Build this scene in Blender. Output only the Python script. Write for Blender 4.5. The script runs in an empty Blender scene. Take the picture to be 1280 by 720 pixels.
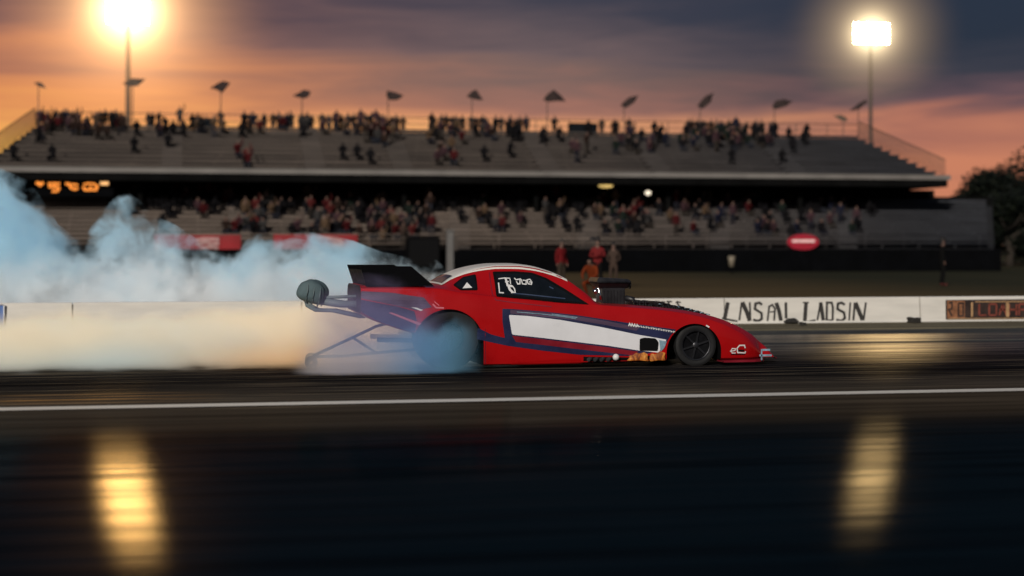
import bpy, bmesh, math, random
from math import radians, sin, cos, tan, atan, pi
from mathutils import Vector, Matrix
from mathutils.bvhtree import BVHTree
from mathutils.geometry import tessellate_polygon

sc = bpy.context.scene
COL = sc.collection
RNG = random.Random(11)

# ------------------------------------------------------------------ camera model
TH = radians(11.4)
CT, ST = cos(TH), sin(TH)
FPX, HOR, CAMZ = 2000.0, 308.0, 1.52

def at(px, py, Y):
    """world point on the plane Y that the photo shows at (px, py)"""
    a = (px - 640.0) / FPX
    X = Y * tan(atan(a) + TH)
    dep = Y * CT + X * ST
    return Vector((X, Y, CAMZ - (py - HOR) / FPX * dep))

def gy(py, px=640):
    """distance Y of the ground point seen at row py"""
    dep = FPX * CAMZ / (py - HOR)
    a = (px - 640.0) / FPX
    # depth along forward -> Y
    return dep / (CT + tan(atan(a) + TH) * ST)

# ------------------------------------------------------------------ object helpers
def tag(o, label=None, cat=None, group=None, kind=None):
    if label: o['label'] = label
    if cat: o['category'] = cat
    if group: o['group'] = group
    if kind: o['kind'] = kind
    return o

def empty(name, loc=(0, 0, 0), rz=0.0):
    o = bpy.data.objects.new(name, None)
    o.empty_display_size = 0.2
    COL.objects.link(o)
    o.location = loc
    o.rotation_euler = (0, 0, rz)
    return o

def link(name, me, mats=(), parent=None, smooth=False):
    o = bpy.data.objects.new(name, me)
    COL.objects.link(o)
    for m in (mats if isinstance(mats, (list, tuple)) else [mats]):
        me.materials.append(m)
    if parent is not None:
        o.parent = parent
    if smooth:
        me.polygons.foreach_set('use_smooth', [True] * len(me.polygons))
    return o

def bm_obj(name, bm, mats=(), parent=None, smooth=False, sharp=None):
    me = bpy.data.meshes.new(name)
    bmesh.ops.recalc_face_normals(bm, faces=bm.faces[:])
    bm.to_mesh(me)
    bm.free()
    o = link(name, me, mats, parent, smooth)
    if sharp is not None:
        try:
            me.set_sharp_from_angle(angle=radians(sharp))
        except Exception:
            pass
    return o

def box(bm, x0, x1, y0, y1, z0, z1, mi=0):
    v = [bm.verts.new((x, y, z)) for x in (x0, x1) for y in (y0, y1) for z in (z0, z1)]
    q = [(0, 1, 3, 2), (4, 6, 7, 5), (0, 4, 5, 1), (2, 3, 7, 6), (0, 2, 6, 4), (1, 5, 7, 3)]
    fs = []
    for f in q:
        fc = bm.faces.new([v[i] for i in f]); fc.material_index = mi; fs.append(fc)
    return v

def hexa(bm, p, mi=0):
    """p: 8 points, bottom ring 4 then top ring 4"""
    v = [bm.verts.new(q) for q in p]
    for f in [(3, 2, 1, 0), (4, 5, 6, 7), (0, 1, 5, 4), (1, 2, 6, 5), (2, 3, 7, 6), (3, 0, 4, 7)]:
        bm.faces.new([v[i] for i in f]).material_index = mi

def tube(bm, pts, r, seg=8, mi=0, cap=True):
    pts = [Vector(p) for p in pts]
    rs = r if isinstance(r, (list, tuple)) else [r] * len(pts)
    rings = []
    for i, p in enumerate(pts):
        d = (pts[min(i + 1, len(pts) - 1)] - pts[max(i - 1, 0)]).normalized()
        u = d.orthogonal().normalized() if abs(d.z) > .9 else d.cross(Vector((0, 0, 1))).normalized()
        w = d.cross(u).normalized()
        rings.append([bm.verts.new(p + (u * cos(2 * pi * k / seg) + w * sin(2 * pi * k / seg)) * rs[i]) for k in range(seg)])
    for a, b in zip(rings, rings[1:]):
        for k in range(seg):
            f = bm.faces.new((a[k], a[(k + 1) % seg], b[(k + 1) % seg], b[k])); f.material_index = mi; f.smooth = True
    if cap:
        bm.faces.new(rings[0][::-1]).material_index = mi
        bm.faces.new(rings[-1]).material_index = mi

def lathe_y(bm, prof, seg=40, mi=0):
    """revolve (radius, y) profile about the Y axis"""
    rings = [[bm.verts.new((r * cos(2 * pi * k / seg), y, r * sin(2 * pi * k / seg))) for k in range(seg)] for r, y in prof]
    for a, b in zip(rings, rings[1:]):
        for k in range(seg):
            f = bm.faces.new((a[k], a[(k + 1) % seg], b[(k + 1) % seg], b[k])); f.material_index = mi; f.smooth = True

# ------------------------------------------------------------------ material helpers
class NT:
    def __init__(self, nt):
        self.nt = nt
    def n(self, t, **kw):
        nd = self.nt.nodes.new(t)
        ins = kw.pop('ins', {})
        for k, v in kw.items():
            setattr(nd, k, v)
        for k, v in ins.items():
            s = nd.inputs[k]
            if isinstance(v, bpy.types.NodeSocket):
                self.nt.links.new(v, s)
            else:
                s.default_value = v
        return nd
    def math(self, op, a, b=None, c=None, clamp=False):
        nd = self.n('ShaderNodeMath', operation=op, use_clamp=clamp)
        for i, v in enumerate((a, b, c)):
            if v is None: continue
            if isinstance(v, bpy.types.NodeSocket): self.nt.links.new(v, nd.inputs[i])
            else: nd.inputs[i].default_value = v
        return nd.outputs[0]
    def ramp(self, fac, stops, interp='LINEAR'):
        nd = self.n('ShaderNodeValToRGB')
        self.nt.links.new(fac, nd.inputs[0])
        cr = nd.color_ramp
        cr.interpolation = interp
        while len(cr.elements) > 1: cr.elements.remove(cr.elements[-1])
        for i, (p, c) in enumerate(stops):
            e = cr.elements[0] if i == 0 else cr.elements.new(p)
            e.position = p
            e.color = (c[0], c[1], c[2], c[3] if len(c) > 3 else 1)
        return nd.outputs[0]
    def mix(self, fac, a, b, blend='MIX'):
        nd = self.n('ShaderNodeMix', data_type='RGBA', blend_type=blend)
        for i, v in ((0, fac), (6, a), (7, b)):
            if isinstance(v, bpy.types.NodeSocket): self.nt.links.new(v, nd.inputs[i])
            elif i == 0: nd.inputs[i].default_value = v
            else: nd.inputs[i].default_value = (v[0], v[1], v[2], 1)
        return nd.outputs[2]
    def maprange(self, v, a, b, c=0., d=1., interp='SMOOTHSTEP'):
        nd = self.n('ShaderNodeMapRange', interpolation_type=interp)
        self.nt.links.new(v, nd.inputs[0])
        for i, x in ((1, a), (2, b), (3, c), (4, d)):
            nd.inputs[i].default_value = x
        return nd.outputs[0]
    def noise(self, vec, scale, detail=3, rough=.5, dist=0.):
        nd = self.n('ShaderNodeTexNoise', ins={'Scale': scale, 'Detail': detail, 'Roughness': rough, 'Distortion': dist})
        if vec is not None: self.nt.links.new(vec, nd.inputs['Vector'])
        return nd
    def link(self, a, b):
        self.nt.links.new(a, b)

def s2l(r, g, b):
    f = lambda c: c / 12.92 if c <= .04045 else ((c + .055) / 1.055) ** 2.4
    return (f(r / 255), f(g / 255), f(b / 255))

def newmat(name):
    m = bpy.data.materials.new(name)
    m.use_nodes = True
    m.node_tree.nodes.clear()
    t = NT(m.node_tree)
    out = t.n('ShaderNodeOutputMaterial')
    return m, t, out

def mat(name, col, rough=.6, metal=0., spec=.5, var=.25, scale=6., stretch=(1, 1, 1), bump=0., coat=0., emit=None, es=0.):
    m, t, out = newmat(name)
    tc = t.n('ShaderNodeTexCoord')
    mp = t.n('ShaderNodeMapping', ins={'Vector': tc.outputs['Object'], 'Scale': stretch})
    nz = t.noise(mp.outputs[0], scale, 5, .6)
    a = tuple(c * (1 - var) for c in col); b = tuple(min(1, c * (1 + var)) for c in col)
    c = t.ramp(nz.outputs[0], [(.3, a), (.7, b)])
    p = t.n('ShaderNodeBsdfPrincipled', ins={'Base Color': c, 'Metallic': metal, 'Specular IOR Level': spec, 'Coat Weight': coat, 'Coat Roughness': .08})
    t.link(t.maprange(nz.outputs[0], .3, .7, max(0, rough - .08), min(1, rough + .08)), p.inputs['Roughness'])
    if bump:
        bp = t.n('ShaderNodeBump', ins={'Strength': bump, 'Distance': .02, 'Height': nz.outputs[0]})
        t.link(bp.outputs[0], p.inputs['Normal'])
    if emit:
        p.inputs['Emission Color'].default_value = (*emit, 1); p.inputs['Emission Strength'].default_value = es
    t.link(p.outputs[0], out.inputs[0])
    return m

M = {}
M['red'] = mat('red_paint', (.37, .004, .005), .3, spec=.22, var=.06, scale=2, coat=.3)
M['white_paint'] = mat('white_paint', (.74, .74, .76), .35, var=.05, scale=3, coat=.2)
M['roof_white'] = mat('roof_white', (.82, .78, .70), .35, var=.05, scale=3, coat=.2)
M['navy'] = mat('navy_paint', (.018, .022, .065), .3, var=.3, scale=2.5, coat=.3)
M['violet'] = mat('violet_paint', (.085, .055, .095), .3, var=.35, scale=2.5, stretch=(.3, 1, 4), coat=.3)
M['maroon'] = mat('maroon_paint', (.20, .008, .018), .35, var=.2, scale=3, coat=.2)
M['pink'] = mat('pink_stripe', (.62, .16, .19), .4, var=.1)
M['teal'] = mat('pale_blue_mark', (.22, .34, .42), .4, var=.4, scale=18)
M['glass'] = mat('dark_glass', (.006, .008, .010), .06, spec=.4, var=.3)
M['black'] = mat('black_metal', (.008, .008, .010), .45, var=.4, scale=9)
M['trim'] = mat('black_trim', (.002, .002, .0025), .75, spec=.15, var=.3)
M['spoiler'] = mat('spoiler_black', (.0015, .0015, .002), .8, spec=.08, var=.3)
M['chassis'] = mat('chassis_steel', (.06, .062, .066), .4, metal=.6, var=.3)
M['tube_grey'] = mat('launcher_grey', (.12, .16, .17), .6, var=.2)
M['rubber'] = mat('tyre_rubber', (.0035, .0035, .004), .75, var=.35, scale=12)
M['rim'] = mat('wheel_alloy', (.05, .05, .055), .35, metal=.8, var=.2)
M['darkrim'] = mat('dark_alloy', (.012, .012, .014), .4, metal=.7, var=.3)
M['chrome'] = mat('bright_metal', (.75, .76, .76), .18, metal=1., var=.1)
M['decal_white'] = mat('white_decal', (.72, .72, .70), .5, var=.08)
M['parachute'] = mat('parachute_nylon', (.075, .115, .125), .8, var=.2, scale=7, bump=.12)
def flamemat():
    m, t, out = newmat('glowing_exhaust')
    tc = t.n('ShaderNodeTexCoord')
    mp = t.n('ShaderNodeMapping', ins={'Vector': tc.outputs['Object'], 'Scale': (16, 8, 7)})
    nz = t.noise(mp.outputs[0], 1., 5, .65, .8).outputs[0]
    c = t.ramp(nz, [(.30, (.03, .004, .001)), (.46, (.30, .065, .006)), (.60, (.62, .22, .03)), (.75, (.85, .45, .12))])
    p = t.n('ShaderNodeBsdfPrincipled', ins={'Base Color': (.04, .015, .006, 1), 'Roughness': .7, 'Emission Color': c, 'Emission Strength': .75})
    t.link(p.outputs[0], out.inputs[0])
    return m
M['flame'] = flamemat()
M['barrier'] = mat('painted_concrete', (.66, .63, .57), .75, var=.09, scale=2.2, stretch=(.5, 1, 3), bump=.15)
M['letter'] = mat('letter_paint', (.030, .027, .024), .7, var=.5, scale=14)
M['blue'] = mat('blue_panel', (.09, .17, .42), .6, var=.1)
M['board'] = mat('board_black', (.030, .016, .012), .6, var=.6, scale=5)
M['board_orange'] = mat('board_orange', (.24, .10, .045), .6, var=.45, scale=9)
M['board_red'] = mat('board_red', (.20, .045, .028), .6, var=.3, scale=9)
M['board_tan'] = mat('board_tan', (.42, .25, .12), .6, var=.3, scale=9)
M['filler'] = mat('joint_filler', (.058, .054, .053), .85, var=.3, scale=.6, stretch=(1, 1, 1))
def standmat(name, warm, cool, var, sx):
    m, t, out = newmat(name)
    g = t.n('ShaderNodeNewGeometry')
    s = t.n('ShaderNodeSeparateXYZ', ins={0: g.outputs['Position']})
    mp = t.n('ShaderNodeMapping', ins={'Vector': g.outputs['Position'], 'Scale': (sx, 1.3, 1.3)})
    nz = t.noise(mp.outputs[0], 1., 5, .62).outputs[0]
    c = t.mix(t.maprange(s.outputs[0], 15, 48, 0, 1), warm, cool)  # light gradient along the stand painted in: warm left, dark blue-grey right
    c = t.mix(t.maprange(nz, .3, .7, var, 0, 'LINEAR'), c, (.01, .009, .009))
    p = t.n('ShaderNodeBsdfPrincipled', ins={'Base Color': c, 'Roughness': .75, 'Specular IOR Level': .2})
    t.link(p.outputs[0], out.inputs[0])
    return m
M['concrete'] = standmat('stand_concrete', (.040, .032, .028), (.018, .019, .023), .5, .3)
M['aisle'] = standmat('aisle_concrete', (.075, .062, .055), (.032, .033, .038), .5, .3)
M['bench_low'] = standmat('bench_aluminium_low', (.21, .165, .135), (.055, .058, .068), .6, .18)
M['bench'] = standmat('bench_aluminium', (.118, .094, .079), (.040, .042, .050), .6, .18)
M['fascia'] = mat('fascia_paint', (.175, .160, .145), .6, var=.2, scale=.5)
M['dark_wall'] = mat('concourse_dark', (.005, .005, .005), .95, spec=.05, var=.4, scale=.8)  # near-black colour carries the shade under the upper deck
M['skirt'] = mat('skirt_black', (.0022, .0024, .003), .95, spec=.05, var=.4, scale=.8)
M['rail'] = mat('rail_steel', (.075, .060, .050), .6, metal=.3, var=.3)
M['pole'] = mat('galvanised_pole', (.10, .085, .075), .6, metal=.3, var=.3)
M['flag'] = mat('flag_cloth', (.035, .020, .018), .9, var=.4)
M['flag_grey'] = mat('flag_cloth_grey', (.12, .085, .06), .9, var=.3)
M['banner'] = mat('banner_red', (.27, .010, .014), .7, var=.25, scale=1.2)
M['banner_white'] = mat('banner_lettering', (.45, .26, .25), .7, var=.3, scale=3)
M['skin'] = mat('skin', (.13, .07, .05), .6, var=.15)
M['hair'] = mat('hair', (.012, .009, .008), .7, var=.3)
M['bark'] = mat('bark', (.03, .022, .016), .9, var=.4, bump=.6)
M['grey_post'] = mat('grey_post', (.13, .125, .12), .7, var=.2)
M['cream'] = mat('cream_plastic', (.22, .185, .135), .6, var=.15)
M['debris'] = mat('rubber_chunk', (.018, .016, .013), .9, var=.4, bump=.8)

def emis(name, col, st):
    m, t, out = newmat(name)
    tc = t.n('ShaderNodeTexCoord')
    nz = t.noise(tc.outputs['Object'], 4, 2)
    e = t.n('ShaderNodeEmission', ins={'Color': (*col, 1)})
    t.link(t.maprange(nz.outputs[0], .3, .7, st * .85, st * 1.15), e.inputs['Strength'])
    t.link(e.outputs[0], out.inputs[0])
    return m

M['lamp_warm'] = emis('lamp_lens_warm', (1., .62, .22), 330.)
M['lamp_cool'] = emis('lamp_lens_pale', (1., .74, .36), 105.)
M['led_orange'] = emis('sign_orange', (1., .30, .05), 1.3)
M['led_pale'] = emis('sign_pale', (1., .52, .20), 1.3)
M['led_red'] = emis('sign_red', (.75, .045, .075), .40)
M['led_white'] = emis('sign_white', (1., .60, .55), .8)
M['ceil_yellow'] = emis('ceiling_lamp_yellow', (1., .68, .22), .75)
M['ceil_white'] = emis('ceiling_lamp_white', (1., .85, .65), 1.2)

# leaf
def leafmat():
    m, t, out = newmat('leaf')
    g = t.n('ShaderNodeNewGeometry')
    c = t.ramp(g.outputs['Random Per Island'], [(0, (.003, .004, .003)), (.6, (.006, .009, .006)), (1, (.013, .017, .009))])
    p = t.n('ShaderNodeBsdfPrincipled', ins={'Base Color': c, 'Roughness': .7, 'Specular IOR Level': .15})
    t.link(p.outputs[0], out.inputs[0])
    return m
M['leaf'] = leafmat()

# ------------------------------------------------------------------ render settings
sc.render.engine = 'CYCLES'
cy = sc.cycles
cy.use_denoising = True
try:
    cy.denoiser = 'OPENIMAGEDENOISE'
except Exception:
    pass
cy.max_bounces = 8
cy.diffuse_bounces = 3
cy.glossy_bounces = 3
cy.volume_bounces = 8
cy.transparent_max_bounces = 12
cy.volume_step_rate = 1.0
cy.volume_max_steps = 256
cy.sample_clamp_indirect = 4.0
sc.view_settings.view_transform = 'Standard'
sc.view_settings.look = 'None'
sc.view_settings.exposure = 0
sc.view_settings.gamma = 1

# ------------------------------------------------------------------ world
KEY_AZ = Vector((-.50, -.866, 0)).normalized()     # where the key light comes from (ground plan)
KEY_EL = radians(24)
w = bpy.data.worlds.new('World'); sc.world = w; w.use_nodes = True
w.node_tree.nodes.clear()
t = NT(w.node_tree)
wo = t.n('ShaderNodeOutputWorld')
tc = t.n('ShaderNodeTexCoord')
sep = t.n('ShaderNodeSeparateXYZ', ins={0: tc.outputs['Generated']})
x_, y_, z_ = sep.outputs
# plan tangents relative to the bearing of the grandstand
fw = t.math('ADD', t.math('MULTIPLY', x_, ST), t.math('MULTIPLY', y_, CT))
rt = t.math('SUBTRACT', t.math('MULTIPLY', x_, CT), t.math('MULTIPLY', y_, ST))
az = t.math('ARCTAN2', rt, fw)                       # 0 at the stand, + to the right
hyp = t.math('SQRT', t.math('ADD', t.math('MULTIPLY', x_, x_), t.math('MULTIPLY', y_, y_)))
el = t.math('ARCTAN2', z_, hyp)
# streaky cloud noise (long in azimuth, thin in elevation)
cv = t.n('ShaderNodeCombineXYZ', ins={0: t.math('MULTIPLY', az, 3.2), 1: t.math('MULTIPLY', el, 34.), 2: 1.7})
n1 = t.noise(cv.outputs[0], 1.0, 5, .55, .6)
cv2 = t.n('ShaderNodeCombineXYZ', ins={0: t.math('MULTIPLY', az, 9.), 1: t.math('MULTIPLY', el, 60.), 2: 5.1})
n2 = t.noise(cv2.outputs[0], 1.0, 4, .55, .8)
d = t.math('ADD', t.math('MULTIPLY', t.math('SUBTRACT', n1.outputs[0], .5), .075), t.math('MULTIPLY', t.math('SUBTRACT', n2.outputs[0], .5), .034))
tilt = t.math('MULTIPLY', t.math('SUBTRACT', n1.outputs[0], .5), 0.)
e2 = t.math('ADD', el, d)
ev = t.maprange(e2, 0., .36, 0., 1., 'LINEAR')       # 0..1 over 0..20 degrees
def P(py): return ((HOR - py) / FPX) / .36
Lr = t.ramp(ev, [(0, s2l(255, 195, 95)), (P(190), s2l(250, 180, 88)), (P(130), s2l(220, 140, 84)), (P(85), s2l(180, 114, 84)), (P(50), s2l(132, 88, 80)), (P(10), s2l(98, 68, 72)), (.55, s2l(62, 58, 72)), (1, s2l(50, 58, 82))])
Cr = t.ramp(ev, [(0, s2l(235, 160, 100)), (P(165), s2l(232, 165, 108)), (P(140), s2l(208, 140, 102)), (P(115), s2l(156, 106, 92)), (P(85), s2l(122, 94, 88)), (P(60), s2l(106, 86, 88)), (P(30), s2l(84, 71, 78)), (P(0), s2l(58, 54, 68)), (.55, s2l(42, 46, 66)), (1, s2l(44, 54, 80))])
Rr = t.ramp(ev, [(0, s2l(200, 124, 92)), (P(205), s2l(198, 124, 94)), (P(165), s2l(170, 106, 88)), (P(130), s2l(96, 70, 78)), (P(95), s2l(48, 47, 62)), (P(40), s2l(26, 34, 54)), (.5, s2l(26, 36, 56)), (1, s2l(40, 52, 78))])
lc = t.maprange(az, -.30, .03, 0, 1)
cr_ = t.maprange(az, .0, .26, 0, 1)
skyc = t.mix(cr_, t.mix(lc, Lr, Cr), Rr)
# behind the camera and overhead the dusk sky is plain blue grey
back = t.maprange(fw, -.3, .55, 0, 1)
duskc = t.ramp(t.maprange(el, 0, 1.2, 0, 1, 'LINEAR'), [(0, (.10, .10, .12)), (.3, (.055, .07, .11)), (1, (.035, .05, .09))])
skyc = t.mix(back, duskc, skyc)
sky = t.n('ShaderNodeTexSky', sky_type='NISHITA', sun_disc=False, sun_elevation=KEY_EL,
          sun_rotation=math.atan2(KEY_AZ.x, KEY_AZ.y), altitude=100, air_density=1.2, dust_density=2.0)
bg1 = t.n('ShaderNodeBackground', ins={'Color': skyc, 'Strength': 1.0})
bg2 = t.n('ShaderNodeBackground', ins={'Color': sky.outputs[0], 'Strength': .003})
ad = t.n('ShaderNodeAddShader', ins={0: bg1.outputs[0], 1: bg2.outputs[0]})
t.link(ad.outputs[0], wo.inputs[0])

sl = bpy.data.lights.new('front_key', 'SUN'); sl.energy = 2.9; sl.angle = radians(4); sl.color = (1., .93, .84)  # added front key light; the sunset itself lies behind the stand
so = bpy.data.objects.new('front_key', sl); COL.objects.link(so)
sdir = Vector((KEY_AZ.x * cos(KEY_EL), KEY_AZ.y * cos(KEY_EL), sin(KEY_EL)))
so.rotation_euler = sdir.to_track_quat('Z', 'Y').to_euler()

cam = bpy.data.cameras.new('camera'); co = bpy.data.objects.new('camera', cam); COL.objects.link(co)
co.location = (0, 0, CAMZ); co.rotation_euler = (radians(90), 0, -TH)
cam.sensor_width = 36; cam.lens = 36 * FPX / 1280; cam.shift_y = -(360 - HOR) / 1280
cam.clip_start = .1; cam.clip_end = 6000
cam.dof.use_dof = True; cam.dof.focus_distance = 19.8; cam.dof.aperture_fstop = .78
sc.camera = co

# ------------------------------------------------------------------ ground and track
def sheet(name, x0, x1, y0, y1, z, m, kind='structure'):
    bm = bmesh.new()
    vs = [bm.verts.new(p) for p in ((x0, y0, z), (x1, y0, z), (x1, y1, z), (x0, y1, z))]
    bm.faces.new(vs)
    o = bm_obj(name, bm, m); o['kind'] = kind
    return o

def trackmat():
    m, t, out = newmat('track_asphalt')
    g = t.n('ShaderNodeNewGeometry')
    s = t.n('ShaderNodeSeparateXYZ', ins={0: g.outputs['Position']})
    X, Y, Z = s.outputs
    # streaks along the lane
    v1 = t.n('ShaderNodeCombineXYZ', ins={0: t.math('MULTIPLY', X, .12), 1: t.math('MULTIPLY', Y, 3.2), 2: 0.})
    s1 = t.noise(v1.outputs[0], 1., 4, .6).outputs[0]
    v2 = t.n('ShaderNodeCombineXYZ', ins={0: t.math('MULTIPLY', X, .35), 1: t.math('MULTIPLY', Y, 9.), 2: 3.})
    s2 = t.noise(v2.outputs[0], 1., 4, .6).outputs[0]
    fine = t.noise(g.outputs['Position'], 60., 3, .7).outputs[0]
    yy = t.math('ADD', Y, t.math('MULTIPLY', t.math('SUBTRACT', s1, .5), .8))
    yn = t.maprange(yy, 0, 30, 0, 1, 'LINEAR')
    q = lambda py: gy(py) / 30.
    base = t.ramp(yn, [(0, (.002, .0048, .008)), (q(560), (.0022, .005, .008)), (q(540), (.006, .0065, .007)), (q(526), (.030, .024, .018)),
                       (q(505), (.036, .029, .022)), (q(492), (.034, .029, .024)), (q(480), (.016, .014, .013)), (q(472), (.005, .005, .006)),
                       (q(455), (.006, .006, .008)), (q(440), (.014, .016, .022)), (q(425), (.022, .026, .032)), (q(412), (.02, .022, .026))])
    # pale streaks
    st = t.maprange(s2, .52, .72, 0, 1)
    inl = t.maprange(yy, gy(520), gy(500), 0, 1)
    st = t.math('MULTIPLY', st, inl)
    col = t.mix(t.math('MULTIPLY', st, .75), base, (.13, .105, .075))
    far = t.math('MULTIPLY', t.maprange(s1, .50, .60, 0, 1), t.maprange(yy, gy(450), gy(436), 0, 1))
    col = t.mix(far, col, (.085, .088, .085))  # sky and barrier reflections painted in as pale far-lane streaks
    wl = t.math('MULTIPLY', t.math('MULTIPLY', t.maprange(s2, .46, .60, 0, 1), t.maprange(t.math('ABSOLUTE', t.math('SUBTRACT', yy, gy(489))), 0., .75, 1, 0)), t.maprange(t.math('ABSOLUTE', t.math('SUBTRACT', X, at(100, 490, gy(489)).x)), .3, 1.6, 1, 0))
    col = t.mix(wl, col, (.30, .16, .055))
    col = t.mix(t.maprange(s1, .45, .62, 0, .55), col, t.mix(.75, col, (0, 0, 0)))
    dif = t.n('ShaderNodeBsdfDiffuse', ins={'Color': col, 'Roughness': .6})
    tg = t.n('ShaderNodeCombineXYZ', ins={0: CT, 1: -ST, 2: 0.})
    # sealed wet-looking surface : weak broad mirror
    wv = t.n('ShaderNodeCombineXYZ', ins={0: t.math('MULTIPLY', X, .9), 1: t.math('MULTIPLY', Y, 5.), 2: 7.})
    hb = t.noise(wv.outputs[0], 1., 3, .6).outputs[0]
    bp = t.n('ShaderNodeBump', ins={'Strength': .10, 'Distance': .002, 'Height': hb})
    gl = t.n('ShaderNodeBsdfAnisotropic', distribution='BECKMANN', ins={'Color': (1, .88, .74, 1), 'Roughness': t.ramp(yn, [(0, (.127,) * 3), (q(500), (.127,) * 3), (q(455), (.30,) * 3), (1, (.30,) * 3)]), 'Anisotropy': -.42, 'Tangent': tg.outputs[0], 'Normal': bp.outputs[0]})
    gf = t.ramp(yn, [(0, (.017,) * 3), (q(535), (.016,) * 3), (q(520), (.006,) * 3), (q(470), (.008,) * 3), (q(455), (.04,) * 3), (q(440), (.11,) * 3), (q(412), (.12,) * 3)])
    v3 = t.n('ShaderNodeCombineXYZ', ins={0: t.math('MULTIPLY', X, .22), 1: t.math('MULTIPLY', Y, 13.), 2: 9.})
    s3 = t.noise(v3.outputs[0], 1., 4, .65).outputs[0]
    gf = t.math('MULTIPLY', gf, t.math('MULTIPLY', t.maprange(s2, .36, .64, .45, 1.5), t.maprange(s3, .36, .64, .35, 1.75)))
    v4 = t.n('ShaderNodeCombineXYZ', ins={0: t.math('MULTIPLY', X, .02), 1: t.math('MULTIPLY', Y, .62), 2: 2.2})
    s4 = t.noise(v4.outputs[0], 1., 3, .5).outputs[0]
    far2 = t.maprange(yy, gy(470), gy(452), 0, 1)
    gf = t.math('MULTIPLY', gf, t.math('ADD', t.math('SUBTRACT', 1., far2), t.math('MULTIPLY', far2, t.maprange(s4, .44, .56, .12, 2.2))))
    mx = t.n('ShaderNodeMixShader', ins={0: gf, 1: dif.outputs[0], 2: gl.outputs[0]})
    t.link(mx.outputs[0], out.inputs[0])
    return m
M['track'] = trackmat()

def soilmat(name, a, b, c, sx=.05, sy=.6, cool=None):
    m, t, out = newmat(name)
    g = t.n('ShaderNodeNewGeometry')
    mp = t.n('ShaderNodeMapping', ins={'Vector': g.outputs['Position'], 'Scale': (sx, sy, 1)})
    n = t.noise(mp.outputs[0], 1., 6, .65).outputs[0]
    f = t.noise(g.outputs['Position'], 7., 4, .7).outputs[0]
    col = t.ramp(t.math('ADD', t.math('MULTIPLY', n, .75), t.math('MULTIPLY', f, .25)), [(.35, a), (.5, b), (.65, c)])
    if cool:
        sx_ = t.n('ShaderNodeSeparateXYZ', ins={0: g.outputs['Position']}).outputs[0]
        col = t.mix(t.maprange(sx_, 16, 34, 0, 1), col, t.mix(.8, col, cool))
    p = t.n('ShaderNodeBsdfPrincipled', ins={'Base Color': col, 'Roughness': .95, 'Specular IOR Level': .05})
    t.link(p.outputs[0], out.inputs[0])
    return m
M['ground'] = soilmat('ground_soil', (.012, .012, .008), (.02, .018, .010), (.03, .026, .014))
M['infield'] = soilmat('infield_turf', (.05, .036, .018), (.085, .060, .029), (.125, .088, .040), cool=(.016, .022, .014))
M['curb'] = soilmat('kerb_concrete', (.08, .068, .045), (.14, .12, .08), (.20, .17, .11), .2, 3.)
M['line'] = mat('line_paint', (.70, .67, .60), .7, var=.12, scale=.5, stretch=(.4, 6, 1))

Y_BAR = gy(411) + .05
sheet('ground', -2500, 2500, -300, 5000, 0.0, M['ground'])
sheet('infield', -400, 500, Y_BAR - .2, 300, .004, M['infield'])
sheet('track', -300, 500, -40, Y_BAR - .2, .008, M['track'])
yl = gy(500.5)
sheet('lane_line', -300, 500, yl - .145, yl + .145, .012, M['line'])
# low concrete kerb in front of the barrier
bm = bmesh.new()
yk0, yk1 = Y_BAR - 1.75, Y_BAR - .02
hexa(bm, [(-200, yk0, 0), (300, yk0, 0), (300, yk1, 0), (-200, yk1, 0), (-200, yk0 + .08, .03), (300, yk0 + .08, .03), (300, yk1, .05), (-200, yk1, .05)])
o = bm_obj('kerb', bm, M['curb']); o['kind'] = 'structure'

# ------------------------------------------------------------------ stroke lettering
def strokes(lines, parent_f, name, m, parent, off=0.0):
    """lines: list of (polyline 2d, width); parent_f maps 2d -> 3d"""
    bm = bmesh.new()
    for pl, wd in lines:
        pts = [Vector(p) for p in pl]
        L, R = [], []
        for i, p in enumerate(pts):
            d0 = (pts[i] - pts[i - 1]).normalized() if i else (pts[1] - pts[0]).normalized()
            d1 = (pts[i + 1] - pts[i]).normalized() if i < len(pts) - 1 else d0
            dd = (d0 + d1)
            if dd.length < 1e-6: dd = d1
            dd.normalize()
            nn = Vector((-dd.y, dd.x))
            k = wd / 2 / max(.5, nn.dot(Vector((-d1.y, d1.x))))
            L.append(bm.verts.new(parent_f(p + nn * k))); R.append(bm.verts.new(parent_f(p - nn * k)))
        for i in range(len(pts) - 1):
            bm.faces.new((L[i], L[i + 1], R[i + 1], R[i]))
    return bm_obj(name, bm, m, parent)

# ------------------------------------------------------------------ barrier
bar = empty('barrier', (0, Y_BAR, 0))
tag(bar, 'long low white concrete barrier with painted black lettering behind the race car', 'barrier')
ztop = at(640, 374.5, Y_BAR + .1).z
bm = bmesh.new()
prof = [(.02, 0), (.02, .05), (.055, .085), (.09, ztop - .02), (.11, ztop), (.25, ztop), (.27, ztop - .02), (.33, .12), (.38, 0)]
xs = []
x = -130.
while x < 190:
    xs += [x, x + 3.975]; x += 4.0
prev = None
for i in range(0, len(xs), 2):
    a = [bm.verts.new((xs[i], y, z)) for y, z in prof]
    b = [bm.verts.new((xs[i + 1], y, z)) for y, z in prof]
    for k in range(len(prof) - 1):
        bm.faces.new((a[k], b[k], b[k + 1], a[k + 1]))
    bm.faces.new(a); bm.faces.new(b[::-1])
bm_obj('concrete_run', bm, M['barrier'], bar)
bm = bmesh.new()
box(bm, -130, 190, .15, .23, .01, ztop - .035)
bm_obj('joint_filler', bm, M['filler'], bar)

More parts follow.
